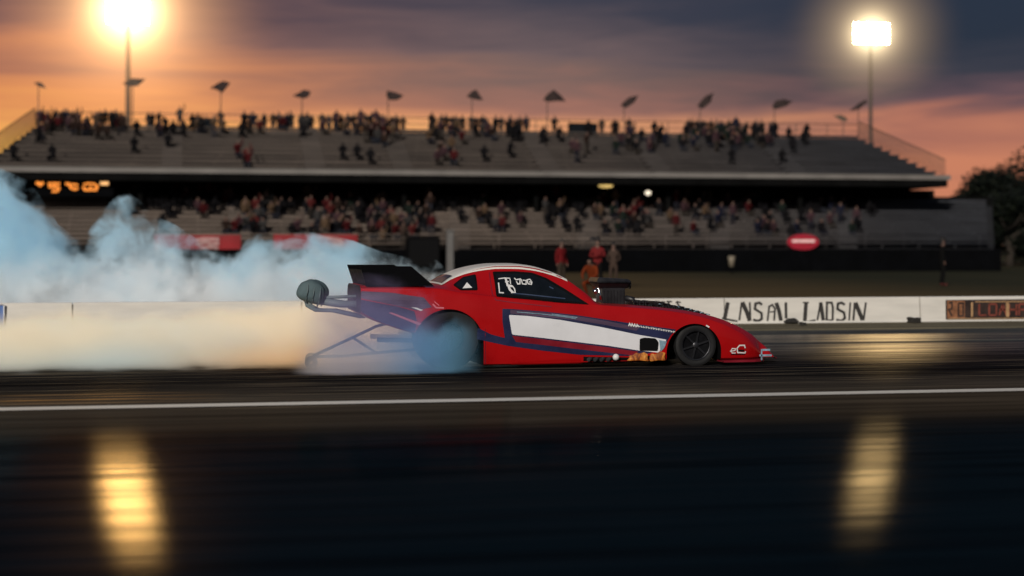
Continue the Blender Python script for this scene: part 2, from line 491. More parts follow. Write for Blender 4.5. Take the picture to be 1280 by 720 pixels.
def barface(p):      # photo pixel -> face of barrier (local)
    zz = at(p[0], p[1], Y_BAR + .06)
    tz = min(max((zz.z - .085) / (ztop - .105), 0), 1)
    yy = .055 + .035 * tz - .004
    q = at(p[0], p[1], Y_BAR + yy)
    return (q.x, yy, q.z)
def cr(x, y): return (860 + x / 5.333, 360 + y / 5.333)
LET = []
def S(pts, wd): LET.append(([cr(*p) for p in pts], wd / 5.333))
S([(266, 95), (245, 200)], 26); S([(226, 203), (330, 222)], 13)
S([(342, 216), (358, 95)], 13); S([(362, 95), (392, 160), (412, 220)], 28); S([(416, 216), (412, 95)], 13)
S([(494, 112), (476, 98), (450, 104), (446, 140), (490, 168), (492, 205), (470, 220), (434, 212)], 17)
S([(530, 220), (541, 124), (562, 112), (580, 138), (574, 218)], 13); S([(545, 160), (575, 158)], 9)
S([(588, 98), (606, 150), (620, 218)], 26); S([(652, 96), (655, 245)], 18); S([(655, 240), (632, 250)], 10)
S([(787, 95), (778, 228)], 25); S([(765, 97), (806, 97)], 10); S([(768, 232), (850, 214)], 13)
S([(862, 216), (884, 96)], 13); S([(884, 96), (902, 216)], 25)
S([(924, 216), (926, 98), (958, 98), (966, 130), (964, 216)], 15); S([(924, 212), (964, 214)], 9)
S([(1046, 112), (1024, 98), (1000, 104), (996, 140), (1040, 164), (1046, 200), (1024, 220), (988, 212)], 17)
S([(1082, 96), (1074, 216)], 12)
S([(1102, 216), (1112, 98)], 15); S([(1116, 98), (1164, 214)], 28); S([(1170, 216), (1186, 96)], 14)
strokes(LET, barface, 'lettering', M['letter'], bar)
# faint writing that peeks out above the bonnet
LET2 = []
for k, xx in enumerate((803, 811, 819, 826, 834, 845)):
    LET2.append(([(xx, 376 + (k % 2)), (xx + 4 + k % 3, 385)], 2.2)); LET2.append(([(xx + 1, 377), (xx + 6, 377 + k % 2)], 1.8))
strokes(LET2, barface, 'lettering', M['letter'], bar)
# scuffs on the left run
LET3 = [([(172, 424.5), (210, 424)], 5.), ([(14, 423.5), (92, 422)], 2.6)]

# dark sponsor board on the right
Yb = Y_BAR + .03
bd = empty('sponsor_board', at(1183, 399, Yb))
tag(bd, 'dark brown board with orange and red lettering on the right end of the barrier', 'sign board')
def bl(p, dy=0.):
    q = at(p[0], p[1], Yb + dy) - bd.location
    return (q.x, dy, q.z)
bm = bmesh.new()
c4 = [(1183, 399), (1330, 398), (1330, 373.5), (1183, 375)]
f = [bl(p) for p in c4]
hexa(bm, [f[0], f[1], (f[1][0], .035, f[1][2]), (f[0][0], .035, f[0][2]), f[3], f[2], (f[2][0], .035, f[2][2]), (f[3][0], .035, f[3][2])])
bm_obj('panel', bm, M['board'], bd)
strokes([([(1195, 375.6), (1195, 398)], 22)], lambda p: bl(p, -.004), 'emblem_block', M['board_orange'], bd)
strokes([([(1186, 379), (1190, 378), (1190, 386), (1186, 387), (1190, 395)], 2.2), ([(1198, 379), (1204, 379), (1204, 395), (1198, 395), (1198, 379)], 2.2)], lambda p: bl(p, -.008), 'emblem', M['board'], bd)
lt = []
x0 = 1224
for k, g in enumerate((['l', 'b'], ['l', 'r', 't', 'b'], ['d1', 'd2', 'm'], ['l', 'm', 'r'], ['l', 't', 'm'], ['l'], ['l', 't', 'r'], ['d1', 'd2'])):
    X0, X1, T, B_ = x0, x0 + 9, 380, 394
    seg = {'l': [(X0, T), (X0, B_)], 'r': [(X1, T), (X1, B_)], 't': [(X0, T), (X1, T)], 'b': [(X0, B_), (X1, B_)], 'm': [(X0, 387), (X1, 387)], 'd1': [(X0, B_), ((X0 + X1) / 2, T)], 'd2': [((X0 + X1) / 2, T), (X1, B_)]}
    for s_ in g: lt.append((seg[s_], 2.3))
    x0 += 12.5
strokes(lt, lambda p: bl(p, -.004), 'lettering', M['board_red'], bd)
strokes([([(1259.5, 378.5), (1259.5, 396)], 4.), ([(1215, 378), (1215, 396)], 2.6), ([(1219, 377.2), (1330, 376.6)], 1.2), ([(1185, 398.2), (1330, 397.4)], 1.)], lambda p: bl(p, -.006), 'tan_bars', M['board_tan'], bd)
# blue panel at the far left
bp_ = empty('blue_panel', at(2, 418, Yb))
tag(bp_, 'blue advertising panel on the left end of the white barrier', 'sign board')
bm = bmesh.new()
q = [at(p[0], p[1], Yb) - bp_.location for p in ((-90, 409), (5, 409), (5, 381), (-90, 381))]
hexa(bm, [q[0], q[1], q[1] + Vector((0, .03, 0)), q[0] + Vector((0, .03, 0)), q[3], q[2], q[2] + Vector((0, .03, 0)), q[3] + Vector((0, .03, 0))])
bm_obj('panel', bm, M['blue'], bp_)
bm = bmesh.new()
for a, b in ((0, 1), (1, 2), (2, 3)):
    tube(bm, [q[a] + Vector((0, -.004, 0)), q[b] + Vector((0, -.004, 0))], .012, 6)
bm_obj('border', bm, M['decal_white'], bp_)

# rubber chunks at the barrier foot
for px, py, s_, lab in ((990, 406, .11, 'dark rubber chunk below the first painted word on the barrier'), (1003, 411, .065, 'smallest dark rubber scrap on the pale kerb beside a bigger chunk'), (1143, 405, .12, 'dark rubber chunk on the kerb between the lettering and the brown board')):
    bm = bmesh.new()
    bmesh.ops.create_icosphere(bm, subdivisions=3, radius=1)
    r2 = random.Random(px)
    ph = [r2.uniform(0, 6) for _ in range(6)]
    for v in bm.verts:
        k = 1 + .22 * sin(4 * v.co.x + ph[0]) + .2 * sin(5 * v.co.y + ph[1]) + .18 * sin(6 * v.co.z + ph[2])
        v.co = Vector((v.co.x * s_ * k, v.co.y * s_ * .7 * k, max(v.co.z * s_ * .55 * k, -s_ * .3)))
    yq = Y_BAR - .3 if py < 409 else Y_BAR - .9
    o = bm_obj('rubber_chunk', bm, M['debris'], smooth=True)
    g = at(px, py, yq); o.location = (g.x, yq, .06 + s_ * .28)
    tag(o, lab, 'debris')

# ------------------------------------------------------------------ the car
YN = gy(463, 600)                       # plane of the near flank
HWB = .90                               # half width
YC = YN + HWB
ax_r = at(560, 425, YN + .1)
ax_f = at(870, 431.5, YN + .1)
CAR = Vector((ax_r.x, YC, 0))
car = empty('race_car', CAR)
tag(car, 'red funny car drag racer with black rear spoiler, white side panel and smoking rear tyres', 'race car')
def cp(px, py, dy=0.):
    """photo pixel -> car local (x, z), on the near flank moved inward by dy"""
    q = at(px, py, YN + dy)
    return (q.x - CAR.x, q.z)
def lerp_tab(tab, x):
    if x <= tab[0][0]: return tab[0][1]
    for (a, va), (b, vb) in zip(tab, tab[1:]):
        if x <= b:
            u = (x - a) / (b - a)
            return va + (vb - va) * u
    return tab[-1][1]
def smooth_tab(tab, x):
    """monotone-ish cubic through the traced points"""
    n = len(tab)
    if x <= tab[0][0]: return tab[0][1]
    if x >= tab[-1][0]: return tab[-1][1]
    for i in range(n - 1):
        if x <= tab[i + 1][0]:
            x0, y0 = tab[i]; x1, y1 = tab[i + 1]
            def sl(j):
                if j <= 0 or j >= n - 1:
                    a, b = (0, 1) if j <= 0 else (n - 2, n - 1)
                    return (tab[b][1] - tab[a][1]) / (tab[b][0] - tab[a][0])
                s0 = (tab[j][1] - tab[j - 1][1]) / (tab[j][0] - tab[j - 1][0]); s1 = (tab[j + 1][1] - tab[j][1]) / (tab[j + 1][0] - tab[j][0])
                return 0 if s0 * s1 < 0 else 2 * s0 * s1 / (s0 + s1) if s0 * s1 > 0 else 0
            h = x1 - x0; u = (x - x0) / h; m0, m1 = sl(i) * h, sl(i + 1) * h
            return (2 * u ** 3 - 3 * u ** 2 + 1) * y0 + (u ** 3 - 2 * u ** 2 + u) * m0 + (-2 * u ** 3 + 3 * u ** 2) * y1 + (u ** 3 - u ** 2) * m1
TOP = [cp(*p, .55) for p in ((446, 356), (480, 355.5), (520, 356), (545, 356), (560, 347.5), (580, 338.5), (600, 333.5), (620, 331), (640, 330.8), (660, 332.6), (680, 337.5), (700, 346), (716, 358), (728, 368), (740, 378.5), (780, 380.5), (830, 384.5), (870, 391), (900, 400), (930, 414.5), (950, 429), (960, 440), (963, 446))]
BELT = [cp(*p, .05) for p in ((446, 361), (500, 361), (545, 361), (580, 365), (623, 370), (680, 375.5), (735, 380.5), (780, 384), (830, 388.5), (870, 395), (900, 404), (930, 418), (950, 432), (960, 442), (963, 447))]
BOT = [cp(*p) for p in ((446, 389), (470, 402), (500, 412), (520, 418), (540, 424), (575, 440), (600, 456), (606, 457.5), (640, 457), (730, 455), (835, 452), (905, 450), (945, 450), (963, 449))]
WID = [(cp(446, 0)[0], .84), (cp(480, 0)[0], .875), (cp(540, 0)[0], .90), (cp(620, 0)[0], .90), (cp(740, 0)[0], .88), (cp(850, 0)[0], .875), (cp(900, 0)[0], .85), (cp(935, 0)[0], .78), (cp(955, 0)[0], .67), (cp(963, 0)[0], .58)]
xa, xb = TOP[0][0], TOP[-1][0]
# greenhouse weight: 0 flat bonnet / boot, 1 cabin
GW = [(cp(535, 0)[0], 0.), (cp(575, 0)[0], 1.), (cp(690, 0)[0], 1.), (cp(742, 0)[0], 0.)]

def section(x):
    zt, zb, zs, wd = smooth_tab(TOP, x), smooth_tab(BOT, x), smooth_tab(BELT, x), smooth_tab(WID, x)
    g = lerp_tab(GW, x); g = g * g * (3 - 2 * g)
    zs = min(zs, zt - .012)
    h = zs - zb
    wr = wd * (.80 * (1 - g) + .61 * g)        # roof / bonnet edge
    wg = wd * (.955 * (1 - g) + .915 * g)
    pts = [(0, zb), (wd * .55, zb), (wd * .93, zb), (wd * .975, zb + .02 * min(1, h / .2)), (wd * .99, zb + h * .25), (wd * 1.0, zb + h * .55), (wd * .992, zb + h * .82), (wd * .965, zs - h * .03), (wg, zs + .004),
           ((wg * .6 + wr * .4), zs + (zt - zs) * .45), (wr * 1.02, zs + (zt - zs) * .86), (wr * .93, zs + (zt - zs) * .965), (wr * .6, zt + .006 * g), (0, zt + .012 * g)]
    # resample smoothly
    out = []
    n = len(pts)
    for i in range(n - 1):
        p0, p1, p2, p3 = pts[max(i - 1, 0)], pts[i], pts[i + 1], pts[min(i + 2, n - 1)]
        seg = 3
        hard = i in (2,)
        for k in range(seg):
            u = k / seg
            if i in (0, 1, 2):
                q = tuple(a + (b - a) * u for a, b in zip(p1, p2))
            else:
                q = tuple(.5 * ((2 * b) + (-a + c) * u + (2 * a - 5 * b + 4 * c - d_) * u * u + (-a + 3 * b - 3 * c + d_) * u ** 3) for a, b, c, d_ in zip(p0, p1, p2, p3))
            out.append(q)
    out.append(pts[-1])
    return out

bm = bmesh.new()
NS = 130
rings = []
for i in range(NS):
    x = xa + (xb - xa) * i / (NS - 1)
    s = section(x)
    full = [(-y, z) for y, z in s] + [(y, z) for y, z in s[::-1]][1:-1]
    rings.append([bm.verts.new((x, y, z)) for y, z in full])
nr = len(rings[0])
for a, b in zip(rings, rings[1:]):
    for k in range(nr):
        bm.faces.new((a[k], a[(k + 1) % nr], b[(k + 1) % nr], b[k]))
bm.faces.new(rings[0][::-1]); bm.faces.new(rings[-1])
bmesh.ops.recalc_face_normals(bm, faces=bm.faces[:])
bmesh.ops.triangulate(bm, faces=[f for f in bm.faces if len(f.verts) > 4])
if bm.calc_volume(signed=True) < 0: bmesh.ops.reverse_faces(bm, faces=bm.faces[:])
bvh = BVHTree.FromBMesh(bm)
me = bpy.data.meshes.new('body'); bm.to_mesh(me); bm.free()
body = link('body', me, [M['red'], M['trim']], car)

# wheel openings
RC, RA = cp(561, 431, 0), .435
FC, FA = cp(869, 441, 0), .365
def cutter(pts, y0, y1):
    b = bmesh.new()
    a = [b.verts.new((x, y0, z)) for x, z in pts]; c = [b.verts.new((x, y1, z)) for x, z in pts]
    n = len(pts)
    b.faces.new(a); b.faces.new(c[::-1])
    for k in range(n): b.faces.new((a[k], c[k], c[(k + 1) % n], a[(k + 1) % n]))
    bmesh.ops.recalc_face_normals(b, faces=b.faces[:])
    return b
def arch(c, r, down):
    p = [(c[0] + r * cos(a), c[1] + r * sin(a)) for a in [pi * k / 40 for k in range(41)]]
    return p + [(c[0] - r, c[1] - down), (c[0] + r, c[1] - down)]
cuts = []
for (c, r, y0) in ((RC, RA, .38), (FC, FA, .50)):
    for sgn in (-1, 1):
        b = cutter(arch(c, r, .8), sgn * y0, sgn * 1.3)
        m2 = bpy.data.meshes.new('cut'); b.to_mesh(m2); b.free()
        o = bpy.data.objects.new('cut', m2); COL.objects.link(o); o.parent = car; cuts.append(o)
        md = body.modifiers.new('cut', 'BOOLEAN'); md.operation = 'DIFFERENCE'; md.object = o; md.solver = 'MANIFOLD'
bpy.context.view_layer.update()
dg = bpy.context.evaluated_depsgraph_get()
nm = bpy.data.meshes.new_from_object(body.evaluated_get(dg))
body.modifiers.clear()
body.data = nm
for o in cuts: bpy.data.objects.remove(o)
for f in nm.polygons:
    c = f.center
    f.use_smooth = True
    f.material_index = 0
    for (q, r, y0) in ((RC, RA, .38), (FC, FA, .50)):
        if abs(c.y) >= y0 - .005 and abs(c.x - q[0]) < r + .003 and c.z < q[1] + r + .003 and math.hypot(c.x - q[0], max(0, c.z - q[1])) < r + .002:
            hit = bvh.ray_cast(Vector((c.x, (-2 if c.y < 0 else 2), c.z)), Vector((0, 1 if c.y < 0 else -1, 0)))
            if hit[0] is None or abs(hit[0].y - c.y) > .01:
                f.material_index = 1
for f in nm.polygons:
    if f.center.x < xa + .01 and f.normal.x < -.8: f.material_index = 1
try: nm.set_sharp_from_angle(angle=radians(38))
except Exception: pass

# decals : polygons cut fine and laid on the body shell
def decal(name, poly, m, axis='near', off=.004, step=.035, parent=None, mirror=False):
    obs = []
    for sd in ((-1, 1) if mirror else (-1,)):
        b = bmesh.new()
        vs = [b.verts.new((p[0], 0, p[1])) for p in poly]
        for tri in tessellate_polygon([[Vector((p[0], p[1], 0)) for p in poly]]):
            try: b.faces.new([vs[i] for i in tri])
            except ValueError: pass
        xs_ = [p[0] for p in poly]; zs_ = [p[1] for p in poly]
        for lo, hi, nrm in ((min(xs_), max(xs_), (1, 0, 0)), (min(zs_), max(zs_), (0, 0, 1))):
            k = lo + step
            while k < hi:
                co_ = (k, 0, 0) if nrm[0] else (0, 0, k)
                bmesh.ops.bisect_plane(b, geom=b.verts[:] + b.edges[:] + b.faces[:], plane_co=co_, plane_no=nrm)
                k += step
        for v in b.verts:
            if axis == 'near':
                h = bvh.ray_cast(Vector((v.co.x, sd * 2, v.co.z)), Vector((0, -sd, 0)))
            else:       # poly is (x, y) seen from above
                h = bvh.ray_cast(Vector((v.co.x, v.co.z, 3)), Vector((0, 0, -1)))
            if h[0] is None:
                src = Vector((v.co.x, sd * .9, v.co.z)) if axis == 'near' else Vector((v.co.x, v.co.z, 1.))
                h = bvh.find_nearest(src)
            n = h[1]
            if (axis == 'near' and n.y * sd < 0) or (axis != 'near' and n.z < 0): n = -n
            v.co = h[0] + n * off
        me_ = bpy.data.meshes.new(name)
        bmesh.ops.recalc_face_normals(b, faces=b.faces[:])
        b.to_mesh(me_); b.free()
        obs.append(link(name, me_, m, parent or car, True))
    return obs[0] if obs else None
def pix(*pts): return [cp(*p) for p in pts]
def rounded(pts, r=.02, k=4):
    out = []
    n = len(pts)
    for i in range(n):
        p, a, b = Vector(pts[i]), Vector(pts[i - 1]), Vector(pts[(i + 1) % n])
        da, db = (a - p), (b - p)
        ra = min(r, da.length * .45); rb = min(r, db.length * .45)
        A, B = p + da.normalized() * ra, p + db.normalized() * rb
        for j in range(k + 1):
            u = j / k
            out.append(tuple(A * (1 - u) ** 2 + p * 2 * u * (1 - u) + B * u * u))
    return out
def band(px_pts_top, px_pts_bot): return pix(*px_pts_top, *px_pts_bot[::-1])

# livery (each colour field is one piece of vinyl, bar the rear smoke tint)
decal('side_frame', rounded(pix((628, 386), (640, 386.3), (680, 389.5), (720, 393.8), (786, 403.8), (846, 412), (839, 419), (836, 424.6), (828, 437), (800, 445.6), (725, 443.6), (680, 438.6), (636, 432.5), (596, 424), (597, 409.5), (614, 418), (631, 422.5), (628, 402)), .012), M['navy'], off=.003, mirror=True)
decal('violet_band', pix((638, 387.2), (680, 390.6), (720, 395), (760, 401.5), (800, 409.5), (796, 413.5), (760, 406.8), (720, 400.2), (680, 396), (638, 392)), M['violet'], off=.0045, mirror=True)
decal('white_panel', rounded(pix((636, 393.6), (660, 395), (700, 399.8), (750, 408.5), (799, 418.6), (834, 424.6), (830, 431), (824, 441), (799, 438.2), (760, 432.2), (720, 427.4), (680, 422.6), (640, 418.2)), .02), M['white_paint'], off=.006, mirror=True)
decal('maroon_band', pix((640, 419.6), (680, 424.2), (720, 429.2), (760, 434.2), (799, 439.8), (790, 444.2), (720, 436.2), (680, 431.4), (645, 427.4)), M['maroon'], off=.0045, mirror=True)
decal('lower_red', pix((638, 433.5), (680, 440.2), (724, 445.), (728, 453.8), (640, 455.6)), M['red'], off=.0048)
decal('rear_navy', pix((449, 374), (475, 379), (497, 383), (518, 389), (521, 400), (519, 416), (500, 410.5), (472, 401), (450, 389)), M['navy'], off=.003, mirror=True)
decal('rear_smoke_tint', pix((449, 364), (490, 366), (530, 372), (540, 384), (520, 388), (497, 382.5), (470, 377), (449, 372.6)), M['violet'], off=.0025, mirror=True)  # violet veil of smoke over the red body, painted as a decal
decal('pink_stripe', pix((486, 391), (490, 390.6), (527, 404.2), (524, 406.8)), M['pink'], off=.006, mirror=True)
decal('white_stripe', pix((514, 384), (521, 384.6), (529, 387.5), (526, 388.6)), M['decal_white'], off=.006, mirror=True)
decal('black_sill', pix((730, 446), (790, 447), (832, 443), (834, 451.4), (780, 453.4), (730, 454.4)), M['trim'], off=.0055, mirror=True)
decal('exhaust_opening', rounded(pix((800, 423.5), (806, 422), (820, 423), (824, 428), (823, 439), (800, 438.5)), .02), M['trim'], off=.009)
decal('pale_blue_mark', pix((824.5, 425), (834, 427), (831, 435), (826.5, 440)), M['teal'], off=.0085)

# windows : surround, pane, stickers
fr = decal('side_window', rounded(pix((621.5, 340.2), (650, 339.8), (672, 341.6), (690, 348.5), (713, 363.5), (738, 381.2), (700, 378.8), (660, 374.6), (621.5, 371.2)), .02), M['trim'], off=.004, mirror=True)
pane_poly = rounded(pix((624.6, 343), (650, 342.8), (669.5, 344.2), (687, 350.6), (709, 365.2), (730, 378.6), (700, 376), (660, 371.8), (624.6, 368.8)), .014)
decal('pane', pane_poly, M['glass'], off=.007, parent=fr)
def side_strokes(name, lines, m, parent, off=.010):
    def f(p):
        x, z = cp(p[0], p[1])
        h = bvh.ray_cast(Vector((x, -2, z)), Vector((0, 1, 0)))
        return h[0] + Vector((0, -off, 0)) if h[0] is not None else Vector((x, -.9, z))
    dense = []
    for pl, wd in lines:
        q = [pl[0]]
        for a, b in zip(pl, pl[1:]):
            q += [(a[0] + (b[0] - a[0]) * k / 3, a[1] + (b[1] - a[1]) * k / 3) for k in (1, 2, 3)]
        dense.append((q, wd))
    return strokes(dense, f, name, m, parent)
def cw(x, y): return (530 + x / 6.095, 320 + y / 6.095)
def WS(l): return [([cw(*p) for p in pl], wd / 6.095) for pl, wd in l]
side_strokes('window_sticker', WS([([(592, 176), (640, 170), (684, 172)], 8), ([(588, 205), (586, 280), (620, 282)], 9), ([(648, 172), (655, 225), (690, 232)], 16), ([(682, 178), (680, 215)], 8), ([(660, 222), (668, 256), (690, 280)], 18), ([(690, 228), (706, 252), (708, 280), (676, 280)], 9), ([(640, 200), (670, 196)], 8)]), M['decal_white'], fr)
side_strokes('window_sticker', WS([([(716, 170), (728, 184), (760, 178), (752, 214), (736, 216), (728, 196)], 9), ([(768, 178), (772, 214), (800, 218), (806, 190), (778, 186)], 8), ([(846, 196), (836, 180), (814, 184), (816, 214), (842, 218), (848, 202), (826, 200)], 8)]), M['decal_white'], fr)
side_strokes('glint_and_strip', WS([([(980, 236), (1010, 252)], 9), ([(690, 286), (780, 293), (900, 306), (1090, 326)], 8)]), M['chrome'], fr)  # bright strokes: painted glint above, white strip along the window foot
# quarter window
qf = decal('quarter_window', rounded(pix((569, 357), (584, 347), (600, 343.4), (599, 363.4), (577, 363.4)), .02), M['trim'], mirror=True)
decal('pane', rounded(pix((572, 357), (585, 348.4), (597.6, 345.4), (597, 361.8), (578, 361.8)), .015), M['glass'], off=.007, parent=qf)
decal('window_sticker', pix((580, 361.4), (587, 354), (592.4, 360.6)), M['decal_white'], off=.010, parent=qf)
# door shut line
side_strokes('door_seam', [([(617.5, 341), (616.6, 352), (617, 368), (620, 375), (640, 378), (690, 383.5)], 1.3), ([(606.5, 411), (607, 430), (607, 455)], .9)], M['maroon'], car, .003)
# roof, screens
xr0, xr1 = cp(566, 0, .55)[0], cp(703, 0, .55)[0]
def top_poly(f0, f1, x0, x1, n=10):
    a = []
    for k in range(n + 1):
        x = x0 + (x1 - x0) * k / n
        g = smooth_tab(WID, x)
        a.append((x, -g * f0(k / n)))
    return a + [(x, -y) for x, y in a[::-1]]
xr2 = cp(547, 0, .55)[0]
def wr_f(x):
    g = lerp_tab(GW, x); g = g * g * (3 - 2 * g)
    return .80 * (1 - g) + .61 * g
decal('roof_panel', top_poly(lambda u: wr_f(xr2 + (xr1 - xr2) * u) * 1.015, None, xr2, xr1, 24), M['roof_white'], axis='top', off=.005, step=.05)
decal('rear_window', top_poly(lambda u: .56 - .06 * u, None, xr2 + .03, xr0 - .02), M['glass'], axis='top', off=.010, step=.05)
decal('windscreen', top_poly(lambda u: .56 + .13 * u, None, xr1 + .02, cp(737, 0, .55)[0]), M['glass'], axis='top', off=.004, step=.06)
# fender sponsor scribble, nose emblem, arch glint
sc_l = []
r2 = random.Random(5)
for k in range(19):
    u = k / 18
    px_, py_ = 786 + 56 * u, 405.6 + 9. * u
    if k < 4:
        sc_l.append(([(px_, py_ + 2), (px_ + 1.4, py_ - 1.4), (px_ + 2.6, py_ + 1.4)], 1.3))
    else:
        sc_l.append(([(px_, py_ - 1), (px_ + .6, py_ + 1.4)], 1.0)); sc_l.append(([(px_, py_ + r2.uniform(-.6, .8)), (px_ + 2.2, py_ + r2.uniform(-.4, 1.0))], .9))
side_strokes('sponsor_lettering', sc_l, M['decal_white'], car, .011)
side_strokes('sponsor_lettering', [([(646, 390), (676, 392.4), (706, 396), (720, 398.4)], .8), ([(690, 392.6), (722, 397)], .9)], M['teal'], car, .010)
def cn(x, y): return (640 + x / 3.765, 300 + y / 3.765)
side_strokes('nose_emblem', [([cn(*p) for p in ((1036, 528), (1046, 512), (1062, 514), (1060, 522), (1042, 524), (1046, 534), (1064, 534))], 1.2), ([cn(*p) for p in ((1112, 512), (1108, 498), (1082, 498), (1070, 512), (1074, 532), (1112, 534), (1114, 526))], 1.6)], M['decal_white'], car, .008)
side_strokes('nose_emblem', [([cn(*p) for p in ((1076, 522), (1108, 524))], 2.2), ([cn(*p) for p in ((1040, 540), (1112, 541))], 1.)], M['trim'], car, .006)
side_strokes('arch_glint', [([(884, 407), (888, 409.2)], 1.8)], M['decal_white'], car, .005)  # highlight on the arch lip painted as a white stroke
side_strokes('highlight_mark', [([(541, 380), (545, 384.5), (555, 385)], 2.0), ([(543, 377), (549, 382)], 1.)], M['pink'], car, .005)  # body highlight painted as pink strokes

# nose splitter with pale end plate
zs_ = cp(950, 449.5)[1]
bm = bmesh.new()
xs0 = cp(905, 0)[0]
pl = [(xs0, -.90), (cp(945, 0)[0], -.88), (cp(958, 0)[0], -.80), (cp(966, 0)[0], -.55), (cp(968, 0)[0], 0), (cp(966, 0)[0], .55), (cp(958, 0)[0], .80), (cp(945, 0)[0], .88), (xs0, .90)]
lo = [bm.verts.new((x, y, zs_ - .03)) for x, y in pl]; hi = [bm.verts.new((x, y, zs_ - .005)) for x, y in pl]
bm.faces.new(lo[::-1]); bm.faces.new(hi)
for k in range(len(pl)): bm.faces.new((lo[k], lo[(k + 1) % len(pl)], hi[(k + 1) % len(pl)], hi[k]))
bm_obj('front_splitter', bm, M['maroon'], car)
bm = bmesh.new()
x0, x1 = cp(951, 0)[0], cp(966, 0)[0]
for zz in (.05, .12):
    box(bm, x0 + (.04 if zz > .1 else 0), x1 - (.02 if zz > .1 else 0), -.86, -.845, zs_ + zz - .012, zs_ + zz + .012)
box(bm, x0 + .02, x0 + .035, -.86, -.845, zs_ - .01, zs_ + .13)
bm_obj('dive_plate', bm, M['teal'], car)

# underfloor / chassis rails
bm = bmesh.new()
for sy in (-.38, .38):
    tube(bm, [(xa + .25, sy, .36), (-.1, sy, .34), (.5, sy, .16), (3.0, sy, .14)], .03, 8)
tube(bm, [(0, -.62, .43), (0, .62, .43)], .055, 12)
tube(bm, [(FC[0], -.70, .25), (FC[0], .70, .25)], .03, 10)
box(bm, .46, 2.2, -.72, .72, .09, .13)
bm_obj('chassis', bm, M['black'], car)

# rear spoiler : blade and two end plates
sp = empty('rear_spoiler'); sp.parent = car
A = pix((451, 332.8), (515, 332.8), (543.5, 357.5), (459, 357.2))
for sy in (-1, 1):
    bm = bmesh.new()
    y0, y1 = sy * .80, sy * .824
    lo = [bm.verts.new((x, y0, z)) for x, z in A]; hi = [bm.verts.new((x, y1, z)) for x, z in A]
    bm.faces.new(lo); bm.faces.new(hi[::-1])
    for k in range(4): bm.faces.new((lo[k], hi[k], hi[(k + 1) % 4], lo[(k + 1) % 4]))
    bm_obj('end_plate', bm, M['spoiler'], sp)
bm = bmesh.new()
hexa(bm, [(A[3][0], -.80, A[3][1] - .01), (A[2][0] - .1, -.80, A[2][1] - .01), (A[2][0] - .1, .80, A[2][1] - .01), (A[3][0], .80, A[3][1] - .01),
          (A[0][0] + .02, -.80, A[0][1] - .05), (A[0][0] + .07, -.80, A[0][1] - .05), (A[0][0] + .07, .80, A[0][1] - .05), (A[0][0] + .02, .80, A[0][1] - .05)])
bm_obj('blade', bm, M['spoiler'], sp)

# wheels
def wheel(cx, cz, r, rr, wdt, sy, yo, rimmat, spokes, bolt=True):
    wh = empty('wheel', (cx, sy * yo, cz)); wh.parent = car
    bm = bmesh.new()
    h = wdt / 2
    lathe_y(bm, [(rr, -h * .86), (rr + (r - rr) * .35, -h), (r * .93, -h * .96), (r * .99, -h * .8), (r, -h * .4), (r, h * .4), (r * .99, h * .8), (r * .93, h * .96), (rr + (r - rr) * .35, h), (rr, h * .86)], 56)
    bm_obj('tyre', bm, M['rubber'], wh, sharp=40)
    bm = bmesh.new()
    o_ = -sy      # outward is sy
    f = lambda v: sy * v
    lathe_y(bm, [(rr * 1.005, f(h * .90)), (rr * .95, f(h * .92)), (rr * .90, f(h * .80)), (rr * .88, f(h * .3)), (rr * .5, f(h * .25)), (.0005, f(h * .25))], 48)
    bm_obj('rim', bm, M['darkrim'], wh, sharp=40)
    bm = bmesh.new()
    lathe_y(bm, [(rr * 1.01, f(h * .905)), (rr * 1.0, f(h * .945)), (rr * .93, f(h * .945)), (rr * .90, f(h * .90))], 48)
    for k in range(spokes):
        a = 2 * pi * k / spokes + .3
        ca, sa = cos(a), sin(a)
        y0, y1 = f(h * .42), f(h * .72)
        P0 = Vector((ca * rr * .14, 0, sa * rr * .14)); P1 = Vector((ca * rr * .93, 0, sa * rr * .93)); Nn = Vector((-sa, 0, ca))
        wd_ = rr * .045
        ps = [P0 - Nn * wd_ * 1.4, P1 - Nn * wd_, P1 + Nn * wd_, P0 + Nn * wd_ * 1.4]
        hexa(bm, [p + Vector((0, y0, 0)) for p in ps] + [p + Vector((0, y1, 0)) for p in ps])
    lathe_y(bm, [(rr * .2, f(h * .3)), (rr * .2, f(h * .78)), (rr * .13, f(h * .9)), (.0005, f(h * .9))], 24)
    bm_obj('spokes', bm, rimmat, wh, sharp=40)
    return wh
zr = .405
wheel(0, zr, .405, .20, .42, -1, .62, M['darkrim'], 8); wheel(0, zr, .405, .20, .42, 1, .62, M['darkrim'], 8)
fx, fz = cp(870, 431.5, .10)
wheel(fx, max(fz, .262), max(fz, .262), .195, .13, -1, .745, M['rim'], 6); wheel(fx, max(fz, .262), max(fz, .262), .195, .13, 1, .745, M['rim'], 6)

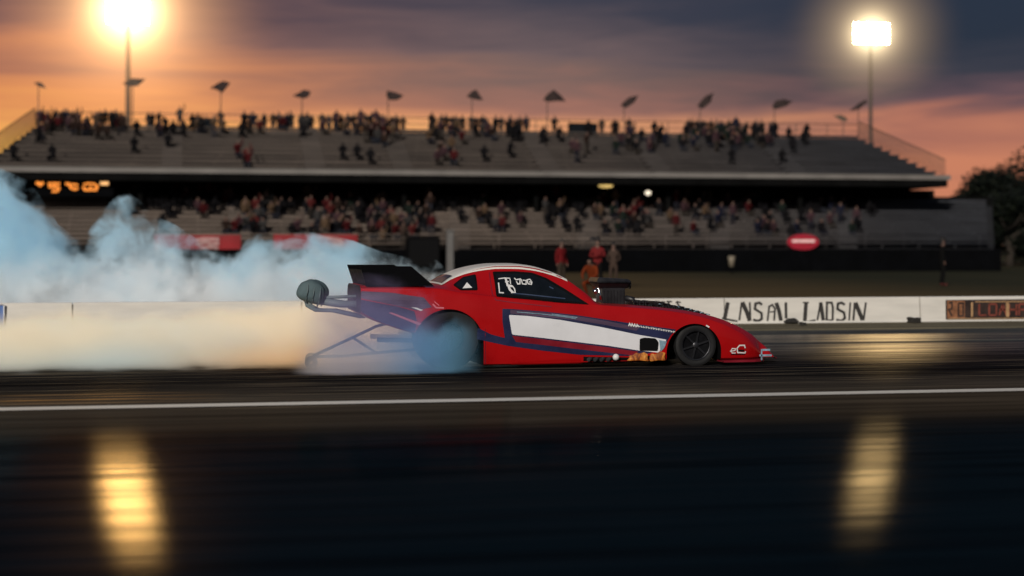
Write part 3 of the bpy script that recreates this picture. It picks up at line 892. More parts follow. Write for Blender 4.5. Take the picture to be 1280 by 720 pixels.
# supercharger and injector hat on the bonnet
ij = empty('supercharger'); ij.parent = car
def cpc(px, py): return cp(px, py, HWB)
bm = bmesh.new()
(x0, z0), (x1, z1) = cpc(749, 384), cpc(777, 359)
box(bm, x0, x1, -.17, .17, z0 - .03, z1)
for k in range(7):
    xx = x0 + (x1 - x0) * (k + .2) / 7
    box(bm, xx, xx + .018, -.187, .187, z0, z1 - .03)
bmesh.ops.bevel(bm, geom=[e for e in bm.edges], offset=.006, segments=2, affect='EDGES')
bm_obj('blower_case', bm, M['black'], ij)
bm = bmesh.new()
(hx0, hz0), (hx1, hz1) = cpc(740.5, 346.5), cpc(782, 348.5)
(lx0, lz0), (lx1, lz1) = cpc(747, 360.5), cpc(779.5, 360.5)
hexa(bm, [(lx0, -.16, lz0), (lx1, -.16, lz0), (lx1, .16, lz0), (lx0, .16, lz0), (hx0 + .01, -.24, hz1 - .045), (hx1, -.24, hz1 - .05), (hx1, .24, hz1 - .05), (hx0 + .01, .24, hz1 - .045)])
hexa(bm, [(hx0, -.25, hz1 - .043), (hx1 + .01, -.25, hz1 - .048), (hx1 + .01, .25, hz1 - .048), (hx0, .25, hz1 - .043), (hx0 + .02, -.23, hz0), (hx1 - .01, -.22, hz1), (hx1 - .01, .22, hz1), (hx0 + .02, .23, hz0)])
bmesh.ops.bevel(bm, geom=[e for e in bm.edges], offset=.012, segments=2, affect='EDGES')
bm_obj('injector_hat', bm, M['black'], ij)
bm = bmesh.new()
for k in range(3):
    yy = -.15 + .15 * k
    lathe = [(hx1 + .006, yy, (hz1 + lz1) / 2 - .01), (hx1 + .02, yy, (hz1 + lz1) / 2 - .01)]
    tube(bm, lathe, .055, 16)
bm_obj('butterfly', bm, M['darkrim'], ij)
bm = bmesh.new()
q0, q1 = cpc(742, 361), cpc(746, 372)
tube(bm, [(q0[0] - .03, -.2, q0[1] + .0), (q0[0] + .01, -.21, q0[1] + .01), (q1[0] - .01, -.22, q1[1] + .04), (q1[0], -.21, q1[1] - .02)], .014, 8)
tube(bm, [(q0[0] - .05, -.18, q0[1] - .015), (q0[0], -.2, q0[1] - .04)], .02, 8)
bm_obj('fuel_line', bm, M['chrome'], ij)
bm = bmesh.new()
b0, b1 = cpc(778, 372), cpc(787, 382)
tube(bm, [(b0[0], -.12, b0[1]), (b1[0], -.14, b0[1] - .02), (b1[0] + .02, -.14, b1[1])], .04, 10)
tube(bm, [(b0[0], .12, b0[1]), (b1[0], .14, b0[1] - .02), (b1[0] + .02, .14, b1[1])], .04, 10)
bm_obj('intake_elbow', bm, M['black'], ij)
# black ribbed cowl with fittings along the bonnet
bm = bmesh.new()
r2 = random.Random(3)
N_ = 26
for k in range(N_):
    u = k / (N_ - 1)
    x = cpc(784 + 92 * u, 0)[0]
    zt = smooth_tab(TOP, x)
    hgt = (.075 - .045 * u) * r2.uniform(.45, 1.2)
    hw = .30 - .10 * u
    box(bm, x, x + .026, -hw, hw, zt - .03, zt + hgt)
    if k % 2 == 0:
        yy = -hw - .012
        tube(bm, [(x, yy, zt - .02), (x + .01, yy, zt + hgt * .7), (x + .05, yy + .01, zt + hgt * .5)], .009, 6)
bm_obj('bonnet_vents', bm, M['black'], car)
bm = bmesh.new()
for k in range(9):
    u = .35 + .65 * k / 8
    x = cpc(784 + 92 * u, 0)[0]; zt = smooth_tab(TOP, x)
    tube(bm, [(x, -.22, zt + .01), (x + .02, -.225, zt + .045 - .02 * u), (x + .05, -.22, zt + .035 - .02 * u)], .008, 6)
bm_obj('hose_fitting', bm, M['teal'], car)

# zoomie headers and hot gas at their mouths
for k in range(5):
    px_ = 735 + 8 * k
    x, z = cp(px_, 449.5)
    bm = bmesh.new()
    tube(bm, [(x + .10, -.70, z + .03), (x + .05, -.86, z + .01), (x, -.915, z)], [.022, .022, .024], 10)
    bm_obj('exhaust_pipe', bm, M['chassis'] if k < 4 else M['chrome'], car)
bm = bmesh.new()
x, z = cp(769.5, 446.4)
bmesh.ops.create_uvsphere(bm, u_segments=16, v_segments=10, radius=.042, matrix=Matrix.Translation((x, -.915, z)))
bm_obj('pipe_end', bm, M['decal_white'], car, True)  # white ball closing the last exhaust pipe
for pts in (((784, 451), (788, 447), (787, 445), (793, 443.5), (795, 440.8), (801, 442), (806, 440.4), (810, 443), (809.5, 447), (811, 451.5), (799, 450.4)), ((813, 451.8), (812.6, 446), (815, 442), (820, 443), (825, 439.4), (832, 441), (830.5, 446), (832, 450.6), (822, 450.4))):
    b2 = bmesh.new()
    P2 = [cp(*p) for p in pts]
    cx_ = sum(p[0] for p in P2) / len(P2); cz_ = sum(p[1] for p in P2) / len(P2)
    rings_ = []
    for (yy, s_) in ((-.80, .9), (-.895, 1.0), (-.905, .93), (-.912, .7)):
        rings_.append([b2.verts.new((cx_ + (p[0] - cx_) * s_, yy, cz_ + (p[1] - cz_) * s_)) for p in rounded(P2, .012, 2)])
    for a, c in zip(rings_, rings_[1:]):
        for k in range(len(a)): b2.faces.new((a[k], a[(k + 1) % len(a)], c[(k + 1) % len(a)], c[k]))
    b2.faces.new(rings_[-1])
    bm_obj('header_flame', b2, M['flame'], car, True)

# parachute packs, launcher tubes, wheelie bar
for sy, dx in ((-.26, 0), (.26, .05)):
    pk = empty('parachute_pack'); pk.parent = car
    bm = bmesh.new()
    c0 = cp(390, 364.5, HWB + sy); 
    bmesh.ops.create_uvsphere(bm, u_segments=28, v_segments=18, radius=1)
    for v in bm.verts:
        q = v.co
        ex = lambda a, n: math.copysign(abs(a) ** n, a)
        X_, Y_, Z_ = ex(q.x, .8) * .175, ex(q.y, .8) * .14, ex(q.z, .75) * .145
        a_ = radians(-20)
        X_, Z_ = X_ * (1 - .18 * (Z_ / .145)), Z_ 
        lm = 1 + .022 * sin(5 * q.x + 3 * q.z) + .015 * sin(7 * q.z + 3 * q.y)
        X_, Z_ = X_ * lm, Z_ * lm
        v.co = Vector((c0[0] + dx + X_ * cos(a_) - Z_ * sin(a_), sy + Y_, c0[1] + X_ * sin(a_) + Z_ * cos(a_)))
    bm_obj('bag', bm, M['parachute'], pk, True)
    bm = bmesh.new()
    p = lambda x, y: (lambda q: (q[0] + dx, sy, q[1]))(cp(x, y, HWB + sy))
    tube(bm, [p(398, 376), (p(425, 380)[0], sy, p(425, 380)[2]), p(452, 380.5)], .045, 12)
    tube(bm, [p(381, 372), p(384, 382), p(394, 387.5), p(415, 388), p(452, 396)], .025, 10)
    tube(bm, [p(402, 372), p(430, 371), p(452, 370)], .02, 10)
    bm_obj('launcher_tube', bm, M['tube_grey'], pk)
    bm = bmesh.new()
    for k in range(3):
        u = .25 + .25 * k
        xx = c0[0] + dx - .14 + .30 * u
        lp = []
        for j in range(25):
            a_ = 2 * pi * j / 24
            lp.append((xx + .02 * sin(a_), sy + .152 * cos(a_), c0[1] + .03 - .1 * u + .14 * sin(a_)))
        tube(bm, lp, .006, 5, cap=False)
    bm_obj('strap', bm, M['tube_grey'], pk)
wb = empty('wheelie_bar'); wb.parent = car
for sy in (-.30, .30):
    bm = bmesh.new()
    q = lambda x, y: (lambda c: (c[0], sy, c[1]))(cp(x, y, HWB + sy))
    tube(bm, [q(391, 445), q(430, 427), q(470, 408), q(500, 400)], .018, 8)
    tube(bm, [q(391, 446), q(430, 445), q(480, 440), q(530, 436)], .018, 8)
    tube(bm, [q(441, 422), q(470, 441)], .016, 8)
    bm_obj('bar', bm, M['chassis'], wb)
    bm = bmesh.new()
    c_ = q(389, 449)
    lathe_y(bm, [(.02, -.03), (.075, -.03), (.08, 0), (.075, .03), (.02, .03)], 24)
    for v in bm.verts: v.co += Vector((c_[0], sy, .085))
    bm_obj('wheel', bm, M['rubber'], wb)
bm = bmesh.new()
c_ = cp(391, 446, HWB)
tube(bm, [(c_[0], -.34, .12), (c_[0], .34, .12)], .018, 8)
bm_obj('axle', bm, M['chassis'], wb)

# ------------------------------------------------------------------ grandstand
YF, YBK = 95.0, 107.0                    # upper deck, front and back
ZF = at(640, 217, YF).z; ZB = at(640, 166, YBK).z
UX = lambda px, Y: at(px, 200, Y).x
UL0, UR0 = UX(-28, YF), UX(1180, YF)     # front left / right
UL1, UR1 = UX(45, YBK), UX(1072, YBK)    # back left / right
NU = 10
def urow(i):                             # tread i of the upper deck
    u = i / NU
    return YF + (YBK - YF) * u, ZF + (ZB - ZF) * u, UL0 + (UL1 - UL0) * u, UR0 + (UR1 - UR0) * u
LYF, LYB = 90.5, 99.5                    # lower deck
LZF = at(640, 311, LYF).z; LZB = at(640, 250, LYB).z
LXL, LXR = UX(-60, LYF), UX(1243, LYF)
NLW = 12
def lrow(i):
    u = i / NLW
    return LYF + (LYB - LYF) * u, LZF + (LZB - LZF) * u, LXL, LXR + (UX(1240, LYB) - LXR) * u
st = empty('grandstand', (30, 95, 0))
tag(st, 'large two tier concrete grandstand with bench rows behind the track', 'grandstand')
ST_O = Vector((30, 95, 0))
def sobj(name, bm, m, parent=st, smooth=False):
    if parent is st:
        for v in bm.verts: v.co -= ST_O
    return bm_obj(name, bm, m, parent, smooth)
def stepped(row, n, zbase):
    bm = bmesh.new()
    for i in range(n):
        y0, z0, l0, r0 = row(i); y1, z1, l1, r1 = row(i + 1)
        zb = zbase(i)
        hexa(bm, [(l0, y0, zb), (r0, y0, zb), (r1, y1, zb), (l1, y1, zb), (l0, y0, z0), (r0, y0, z0), (r1, y1, z0), (l1, y1, z0)])
    return bm
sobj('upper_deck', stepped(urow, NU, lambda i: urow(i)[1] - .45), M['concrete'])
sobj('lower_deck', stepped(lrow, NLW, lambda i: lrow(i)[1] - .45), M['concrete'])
for row, n in ((urow, NU), (lrow, NLW)):
    for i in range(n):
        y0, z0, l0, r0 = row(i); y1 = row(i + 1)[0]
        bm = bmesh.new()
        ym = y0 + (y1 - y0) * .55
        box(bm, l0 + .3, r0 - .3, ym - .14, ym + .14, z0 + .27, z0 + .42)
        x = l0 + 1.
        while x < r0 - .5:
            box(bm, x, x + .06, ym - .05, ym + .05, z0 + .003, z0 + .268); x += 2.4
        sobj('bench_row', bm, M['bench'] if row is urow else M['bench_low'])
# aisles (stepped slabs) on both decks
for row, n, pxs, wd in ((urow, NU, (215, 395, 505, 690, 830, 1000), 1.2), (lrow, NLW, (150, 300, 575, 735, 900, 1060), 1.2)):
    for px in pxs:
        bm = bmesh.new()
        for i in range(n):
            y0, z0, l0, r0 = row(i); y1 = row(i + 1)[0]
            xm = UX(px, y0) if row is lrow else UX(px, YF) * (y0 / YF) * .35 + UX(px, YF) * .65
            box(bm, xm - wd / 2, xm + wd / 2, y0 - .012, y1 - .014, z0 + .01, z0 + .30)
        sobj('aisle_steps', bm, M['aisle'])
# pale front beam of the upper deck and dark soffit below it
bm = bmesh.new()
zt = ZF + .14
hexa(bm, [(UL0 - .5, YF - .35, zt - .30), (UR0 + .3, YF - .35, zt - .30), (UR0 + .3, YF - .02, zt - .30), (UL0 - .5, YF - .02, zt - .30), (UL0 - .5, YF - .35, zt), (UR0 + .3, YF - .35, zt), (UR0 + .3, YF - .02, zt), (UL0 - .5, YF - .02, zt)])
sobj('front_beam', bm, M['fascia'])
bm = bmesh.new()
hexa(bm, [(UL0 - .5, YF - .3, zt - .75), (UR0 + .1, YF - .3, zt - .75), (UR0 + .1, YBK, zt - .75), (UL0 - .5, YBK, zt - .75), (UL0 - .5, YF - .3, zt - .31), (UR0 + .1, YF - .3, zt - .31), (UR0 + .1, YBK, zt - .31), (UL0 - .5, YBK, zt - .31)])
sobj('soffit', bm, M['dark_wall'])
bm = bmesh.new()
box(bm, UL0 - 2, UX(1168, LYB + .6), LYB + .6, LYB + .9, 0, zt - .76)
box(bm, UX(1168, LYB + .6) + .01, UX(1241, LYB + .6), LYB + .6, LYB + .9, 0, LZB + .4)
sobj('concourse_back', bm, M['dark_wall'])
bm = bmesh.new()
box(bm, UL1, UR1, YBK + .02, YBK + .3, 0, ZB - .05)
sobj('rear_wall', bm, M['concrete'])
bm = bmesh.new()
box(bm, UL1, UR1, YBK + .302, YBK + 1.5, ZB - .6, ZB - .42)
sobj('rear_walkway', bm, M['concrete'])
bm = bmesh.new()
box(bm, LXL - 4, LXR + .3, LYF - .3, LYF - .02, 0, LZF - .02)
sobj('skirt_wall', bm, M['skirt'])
# columns
for k in range(8):
    px = 10 + 165 * k
    x = UX(px, YF + 1.2)
    if x > UR0 - .5: continue
    bm = bmesh.new()
    box(bm, x - .12, x + .12, YF + 1.1, YF + 1.35, 0, zt - .77)
    sobj('column', bm, M['dark_wall'])
# railings
def railing(name, pts, h, n_rails, step, r=.022):
    bm = bmesh.new()
    pts = [Vector(p) for p in pts]
    for a, b in zip(pts, pts[1:]):
        L = (b - a).length
        for k in range(n_rails):
            zz = h * (k + 1) / n_rails
            tube(bm, [a + Vector((0, 0, zz)), b + Vector((0, 0, zz))], r if k == n_rails - 1 else r * .6, 6)
        m = max(1, int(L / step))
        for k in range(m + 1):
            p = a + (b - a) * k / m
            tube(bm, [p, p + Vector((0, 0, h - r))], r * .85, 6)
    return sobj(name, bm, M['rail'])
ZR = at(640, 149, YBK).z - ZB
railing('back_railing', [(UL1, YBK - .1, ZB + .0), (UR1, YBK - .1, ZB + .0)], ZR, 2, 2.3, .03)
def side_rail(row, right):
    pts = []
    for i in range(0, NU + 1):
        y, z, l, r = row(i)
        pts.append((r + .05 if right else l - .05, y, z))
    a, b = pts[0], pts[-1]
    bm = bmesh.new()
    h = 1.15
    for k in range(1, 9):
        tube(bm, [Vector(a) + Vector((0, 0, h * k / 8)), Vector(b) + Vector((0, 0, h * k / 8))], .035 if k == 8 else .014, 6)
    for k in range(0, 37):
        p = Vector(a) + (Vector(b) - Vector(a)) * k / 36
        tube(bm, [p - Vector((0, 0, .2)), p + Vector((0, 0, h))], .022, 6)
    return sobj('side_railing', bm, M['rail'])
side_rail(urow, True); side_rail(urow, False)
# mesh infill of the right hand side railing, as flat steel panels
# front guard of the lower deck
bm = bmesh.new()
yq = LYF - .12
for zz in (.28, .55, .82):
    tube(bm, [(LXL, yq, LZF + zz), (LXR, yq, LZF + zz)], .028, 6)
x = LXL
while x < LXR:
    tube(bm, [(x, yq, LZF - .05), (x, yq, LZF + .82)], .022, 6); x += 2.5
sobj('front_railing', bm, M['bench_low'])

# banners hung on the front guard
def banner(x0, x1, yt, yb, label, glyph_px):
    Yq = LYF - .22
    b = empty('banner', at((x0 + x1) / 2, yb, Yq))
    tag(b, label, 'banner')
    L = lambda p, dy=0.: tuple(at(p[0], p[1], Yq + dy) - b.location)
    bm = bmesh.new()
    n = 14
    lo, hi = [], []
    for k in range(n + 1):
        px = x0 + (x1 - x0) * k / n
        sag = .8 * sin(pi * k / n)
        wv = .03 * sin(k * 1.9)
        lo.append(bm.verts.new(L((px, yb + sag), wv))); hi.append(bm.verts.new(L((px, yt + sag * .4), wv * .4)))
    for k in range(n): bm.faces.new((lo[k], lo[k + 1], hi[k + 1], hi[k]))
    bm_obj('cloth', bm, M['banner'], b, True)
    strokes(glyph_px, lambda p: L(p, -.05), 'lettering', M['banner_white'], b)
    return b
def bl_c(x, y): return (180 + x / 4.267, 220 + y / 4.267)
g1 = [([bl_c(*p) for p in ((278, 340), (330, 336), (400, 338))], 4.2), ([bl_c(*p) for p in ((282, 366), (330, 352), (360, 364), (400, 358))], 4.), ([bl_c(*p) for p in ((300, 388), (345, 378), (396, 384))], 3.6)]
g2 = [([bl_c(*p) for p in ((912, 332), (980, 330), (1060, 346))], 4.), ([bl_c(*p) for p in ((902, 352), (960, 362), (1066, 362))], 4.4), ([bl_c(*p) for p in ((896, 376), (950, 380), (1060, 378))], 3.2)]
banner(193, 301, 293.5, 317.5, 'left red banner with blurred white lettering on the lower grandstand rail', g1)
banner(342, 447, 293, 316, 'right red banner with white lettering on the lower grandstand rail, above the parachutes', g2)

# red glowing sign
Yq = LYF - .35
sg = empty('lit_sign', at(1004, 313, Yq)); tag(sg, 'glowing red oval sign with a white bar on the lower grandstand front', 'lit sign')
bm = bmesh.new()
c = at(1004, 302.5, Yq) - sg.location
front = [bm.verts.new((c.x + 1.02 * cos(a) * (1 if abs(cos(a)) < .7 else .96), -.04, c.z + .47 * sin(a))) for a in [2 * pi * k / 40 for k in range(40)]]
backv = [bm.verts.new((v.co.x, .06, v.co.z)) for v in front]
bm.faces.new(front); bm.faces.new(backv[::-1])
for k in range(40): bm.faces.new((front[k], backv[k], backv[(k + 1) % 40], front[(k + 1) % 40]))
bm_obj('face', bm, M['led_red'], sg)
bm = bmesh.new(); box(bm, c.x - .72, c.x + .72, -.06, -.045, c.z - .02, c.z + .14); bm_obj('light_bar', bm, M['led_white'], sg)
bm = bmesh.new(); box(bm, c.x - .5, c.x - .4, -.02, .04, -1.4, c.z - .4); box(bm, c.x + .4, c.x + .5, -.02, .04, -1.4, c.z - .4); bm_obj('bracket', bm, M['skirt'], sg)

# orange lettered sign hung under the upper deck
Yq = YF + .55
eg = empty('lettered_sign', at(88, 246, Yq)); tag(eg, 'black hanging sign with glowing orange letters under the left end of the upper deck', 'lit sign')
L = lambda p, dy=0.: tuple(at(p[0], p[1], Yq + dy) - eg.location)
bm = bmesh.new()
f = [L(p) for p in ((38, 246), (142, 246), (142, 224), (38, 224))]
hexa(bm, [f[0], f[1], (f[1][0], .12, f[1][2]), (f[0][0], .12, f[0][2]), f[3], f[2], (f[2][0], .12, f[2][2]), (f[3][0], .12, f[3][2])])
bm_obj('panel', bm, M['skirt'], eg)
ce = lambda x, y: (x / 5.333, 200 + y / 5.333)
og = [([(240, 150), (268, 160), (290, 152)], 20), ([(262, 158), (270, 176)], 14),
      ([(320, 158), (400, 158)], 15), ([(330, 160), (330, 180), (395, 182)], 13), ([(345, 208), (380, 208), (398, 186)], 15),
      ([(436, 158), (462, 160), (470, 184), (500, 196), (520, 186)], 15), ([(474, 162), (520, 166)], 12),
      ([(556, 164), (590, 156), (632, 160)], 12), ([(552, 178), (566, 198), (640, 198), (650, 176), (628, 162)], 15), ([(596, 180), (612, 180)], 12)]
strokes([([ce(*p) for p in pl], wd / 5.333) for pl, wd in og], lambda p: L(p, -.03), 'lettering', M['led_orange'], eg)
strokes([([ce(*p) for p in ((668, 156), (724, 156))], 4.)], lambda p: L(p, -.03), 'lettering', M['led_pale'], eg)
# ceiling lamps below the deck
for px, py, m, lab, wx, hz in ((757, 232.5, 'ceil_yellow', 'long yellow ceiling lamp below the upper deck', .48, .11), (810, 241, 'ceil_white', 'small round white lamp below the upper deck', .2, .15)):
    Yq = YF + .6
    g = at(px, py, Yq)
    cl = empty('ceiling_lamp', g); tag(cl, lab, 'lamp')
    bm = bmesh.new(); box(bm, -wx * 1.08, wx * 1.08, -.02, .16, hz * .7, hz * 1.3); bm_obj('housing', bm, M['skirt'], cl)
    bm = bmesh.new(); bmesh.ops.create_uvsphere(bm, u_segments=16, v_segments=10, radius=1)
    for v in bm.verts: v.co = Vector((v.co.x * wx, v.co.y * .1, v.co.z * hz))
    bm_obj('lens', bm, M[m], cl, True)
    bm = bmesh.new(); tube(bm, [(0, .06, hz), (0, .06, zt - .76 - g.z)], .02, 6); bm_obj('hanger', bm, M['skirt'], cl)

# small things in front of the skirt wall
Yq = LYF - 2.
bx0 = at(530, 334, Yq)
bt = empty('speaker_cabinet', (bx0.x, Yq, 0)); tag(bt, 'big black loudspeaker cabinet beside the grey post in front of the stand', 'loudspeaker')
z0, z1 = at(530, 335, Yq).z, at(530, 296.5, Yq).z; hwx = .93
bm = bmesh.new(); box(bm, -hwx, hwx, 0, .9, z0, z1); bmesh.ops.bevel(bm, geom=bm.edges[:], offset=.05, segments=2, affect='EDGES'); bm_obj('cabinet', bm, M['spoiler'], bt)
bm = bmesh.new(); box(bm, -hwx + .1, hwx - .1, -.03, -.004, z0 + .12, z1 - .12); bm_obj('grille', bm, M['trim'], bt)
for sx in (-1, 1):
    bm = bmesh.new(); box(bm, sx * hwx * .8 - .06, sx * hwx * .8 + .06, .3, .42, 0, z0 + .02); bm_obj('leg', bm, M['trim'], bt)
Yq = 72.
g = at(562.5, 339, Yq); h_ = at(562.5, 288.5, Yq).z
po = empty('utility_post', (g.x, Yq, 0)); tag(po, 'grey square post standing behind the car roof, right of the black cabinet', 'post')
bm = bmesh.new(); box(bm, -.15, .15, -.15, .15, 0, h_); bmesh.ops.bevel(bm, geom=bm.edges[:], offset=.03, segments=2, affect='EDGES'); bm_obj('shaft', bm, M['grey_post'], po)
bm = bmesh.new(); box(bm, -.2, .2, -.2, .2, h_ + .002, h_ + .06); bm_obj('cap', bm, M['grey_post'], po)
bm = bmesh.new(); box(bm, .151, .33, -.1, .1, h_ - .9, h_ - .2); bm_obj('junction_box', bm, M['rail'], po)
Yq = 84.
g = at(914.5, 333.5, Yq); tz = at(914.5, 320, Yq).z
cb = empty('pale_bin', (g.x, Yq, g.z)); tag(cb, 'small cream bin with tapered sides in front of the dark stand wall', 'bin')
bm = bmesh.new(); hh = tz - g.z
for (zz, r0) in ((0, .13),): pass
tube(bm, [(0, 0, 0), (0, 0, hh * .6), (0, 0, hh * .92)], [.13, .17, .2], 16); bm_obj('tub', bm, M['cream'], cb)
bm = bmesh.new(); tube(bm, [(0, 0, hh * .925), (0, 0, hh)], [.215, .19], 16); bm_obj('lid', bm, M['cream'], cb)
bm = bmesh.new(); tube(bm, [(0, 0, -g.z), (0, 0, -.005)], .04, 8); bm_obj('stand', bm, M['skirt'], cb)
# dark scoreboard on the back rail and boxy bins
def backbox(x0, x1, y0, y1, name, lab, cat, m):
    Yq = YBK - .45
    a, b = at(x0, y1, Yq), at(x1, y0, Yq)
    o = empty(name, (a.x, Yq, a.z)); tag(o, lab, cat)
    bm = bmesh.new(); box(bm, 0, b.x - a.x, 0, .3, .05, b.z - a.z); bmesh.ops.bevel(bm, geom=bm.edges[:], offset=.04, segments=2, affect='EDGES'); bm_obj('case', bm, M[m], o)
    bm = bmesh.new(); box(bm, .1, b.x - a.x - .1, -.02, -.004, .15, b.z - a.z - .1); bm_obj('screen', bm, M['glass'], o)
    for f_ in (.2, .8):
        bm = bmesh.new(); box(bm, (b.x - a.x) * f_ - .04, (b.x - a.x) * f_ + .04, .1, .2, ZB - a.z - .6, .048); bm_obj('leg', bm, M['trim'], o)
backbox(711, 747, 154, 170, 'display_screen', 'dark wide display screen at the top rail of the grandstand', 'screen', 'trim')
backbox(248.5, 267, 147, 165, 'equipment_box', 'brown upright equipment box at the top rail of the grandstand, left of a flag', 'box', 'flag')

# ------------------------------------------------------------------ flags on poles along the top
FL = [(48, 105, 110, 'g', [(-6, -1), (0, -3), (5, -1), (10, 6), (3, 4)], 150), (166, 102, 108, 'p', [(-13, 3), (-2, -4), (16, -4), (6, 6), (-4, 6)], 165),
      (276, 108, 115, 'd', [(-14, 3), (-4, -4), (3, -7), (12, -5), (8, 1), (2, 8), (-6, 4)], 165), (377.5, 118, 122, 'd', [(-12, 2), (-4, -2), (2, -6), (11, -4), (9, 2), (4, 5), (-6, 4)], 165),
      (485, 120, 122, 'd', [(-1, -7), (8, -5), (20, -1), (12, 5), (2, 5), (-2, 0)], 165), (590, 120, 124, 'd', [(-7, 1), (0, -6), (5, -8), (14, 5), (8, 5), (0, 3)], 168),
      (684, 121, 126, 'd', [(-5, 4), (0, -3), (8, -9), (18, -2), (24, 5), (12, 5), (2, 6)], 170), (780, 133, 138, 'd', [(-5, -1), (6, -11), (19, -14), (13, -5), (3, 2)], 172),
      (875, 133, 138, 'd', [(-4, 0), (6, -12), (18, -17), (14, -6), (4, 3)], 172), (968, 131, 137, 'd', [(-4, 4), (2, -5), (12, -7), (24, -5), (16, 1), (4, 5)], 172),
      (1054, 149, 154, 'g', [(-12, -4), (-4, -5), (4, -2), (5, 3), (-2, 2)], 174), (1073, 133, 136, 's', [(-11, 5), (-2, -2), (9, -8), (11, -5), (3, 2), (-6, 5)], 168)]
FLAB = ['pale ragged flag at the far left end of the grandstand top', 'grey brown flag seen beside the left floodlight mast', 'dark flag with a hooked lower edge above the brown equipment box',
        'small dark flag spread flat, above the left crowded stretch of rail', 'dark flag streaming only to the right of its pole', 'triangular dark flag drooping to the right on its pole',
        'widest dark flag, humped like a tent above its pole', 'dark flag rising to the upper right, just right of the display screen', 'steeply raised dark flag above the densest crowd on the right half of the rail',
        'dark flag lying level to the right, last one before the bare rail', 'lowest and smallest pale flag near the right end of the rail', 'slender flag rising beside the right floodlight mast']
for (px, py, pyt, kind_, shp, pyb), lab in zip(FL, FLAB):
    Yq = YBK + .6
    b = at(px, pyb, Yq); tt = at(px, pyt - 4, Yq)
    fo = empty('flag', (b.x, Yq, b.z)); tag(fo, lab, 'flag', 'flags on poles along the top of the grandstand')
    H = tt.z - b.z
    bm = bmesh.new(); tube(bm, [(0, 0, -1.2), (0, 0, H)], [.045, .03], 8); bm_obj('pole', bm, M['pole'] if kind_ in 'gp' else M['rail'], fo)
    k_ = (b.x - at(px - 1, pyb, Yq).x)
    zc = at(px, py, Yq).z - b.z
    bm = bmesh.new()
    pts = [(x * k_, -y * k_ + zc) for x, y in shp]
    vs = [bm.verts.new((x, 0, z)) for x, z in pts]
    bm.faces.new(vs); bmesh.ops.triangulate(bm, faces=bm.faces[:])
    bmesh.ops.subdivide_edges(bm, edges=bm.edges[:], cuts=4, use_grid_fill=True)
    for v in bm.verts: v.co.y = .10 * sin(v.co.x * 5.5 + v.co.z * 3) + .05 * v.co.x
    bm_obj('cloth', bm, M['flag_grey'] if kind_ in 'gp' else M['flag'], fo, True)
    bm = bmesh.new(); bmesh.ops.create_uvsphere(bm, u_segments=10, v_segments=6, radius=.055, matrix=Matrix.Translation((0, 0, H + .03))); bm_obj('finial', bm, M['rail'], fo, True)

# ------------------------------------------------------------------ floodlight masts
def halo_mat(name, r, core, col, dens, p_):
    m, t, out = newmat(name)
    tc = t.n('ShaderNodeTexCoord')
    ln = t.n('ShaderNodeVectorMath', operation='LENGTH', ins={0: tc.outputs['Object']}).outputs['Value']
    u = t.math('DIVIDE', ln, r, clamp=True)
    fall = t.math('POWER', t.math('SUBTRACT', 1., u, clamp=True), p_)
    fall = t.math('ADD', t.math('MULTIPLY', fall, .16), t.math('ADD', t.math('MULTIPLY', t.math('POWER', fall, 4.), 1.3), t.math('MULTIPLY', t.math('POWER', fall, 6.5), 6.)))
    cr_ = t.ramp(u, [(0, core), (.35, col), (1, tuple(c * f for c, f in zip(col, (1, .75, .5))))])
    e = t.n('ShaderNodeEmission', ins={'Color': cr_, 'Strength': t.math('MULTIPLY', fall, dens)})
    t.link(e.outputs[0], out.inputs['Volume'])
    return m
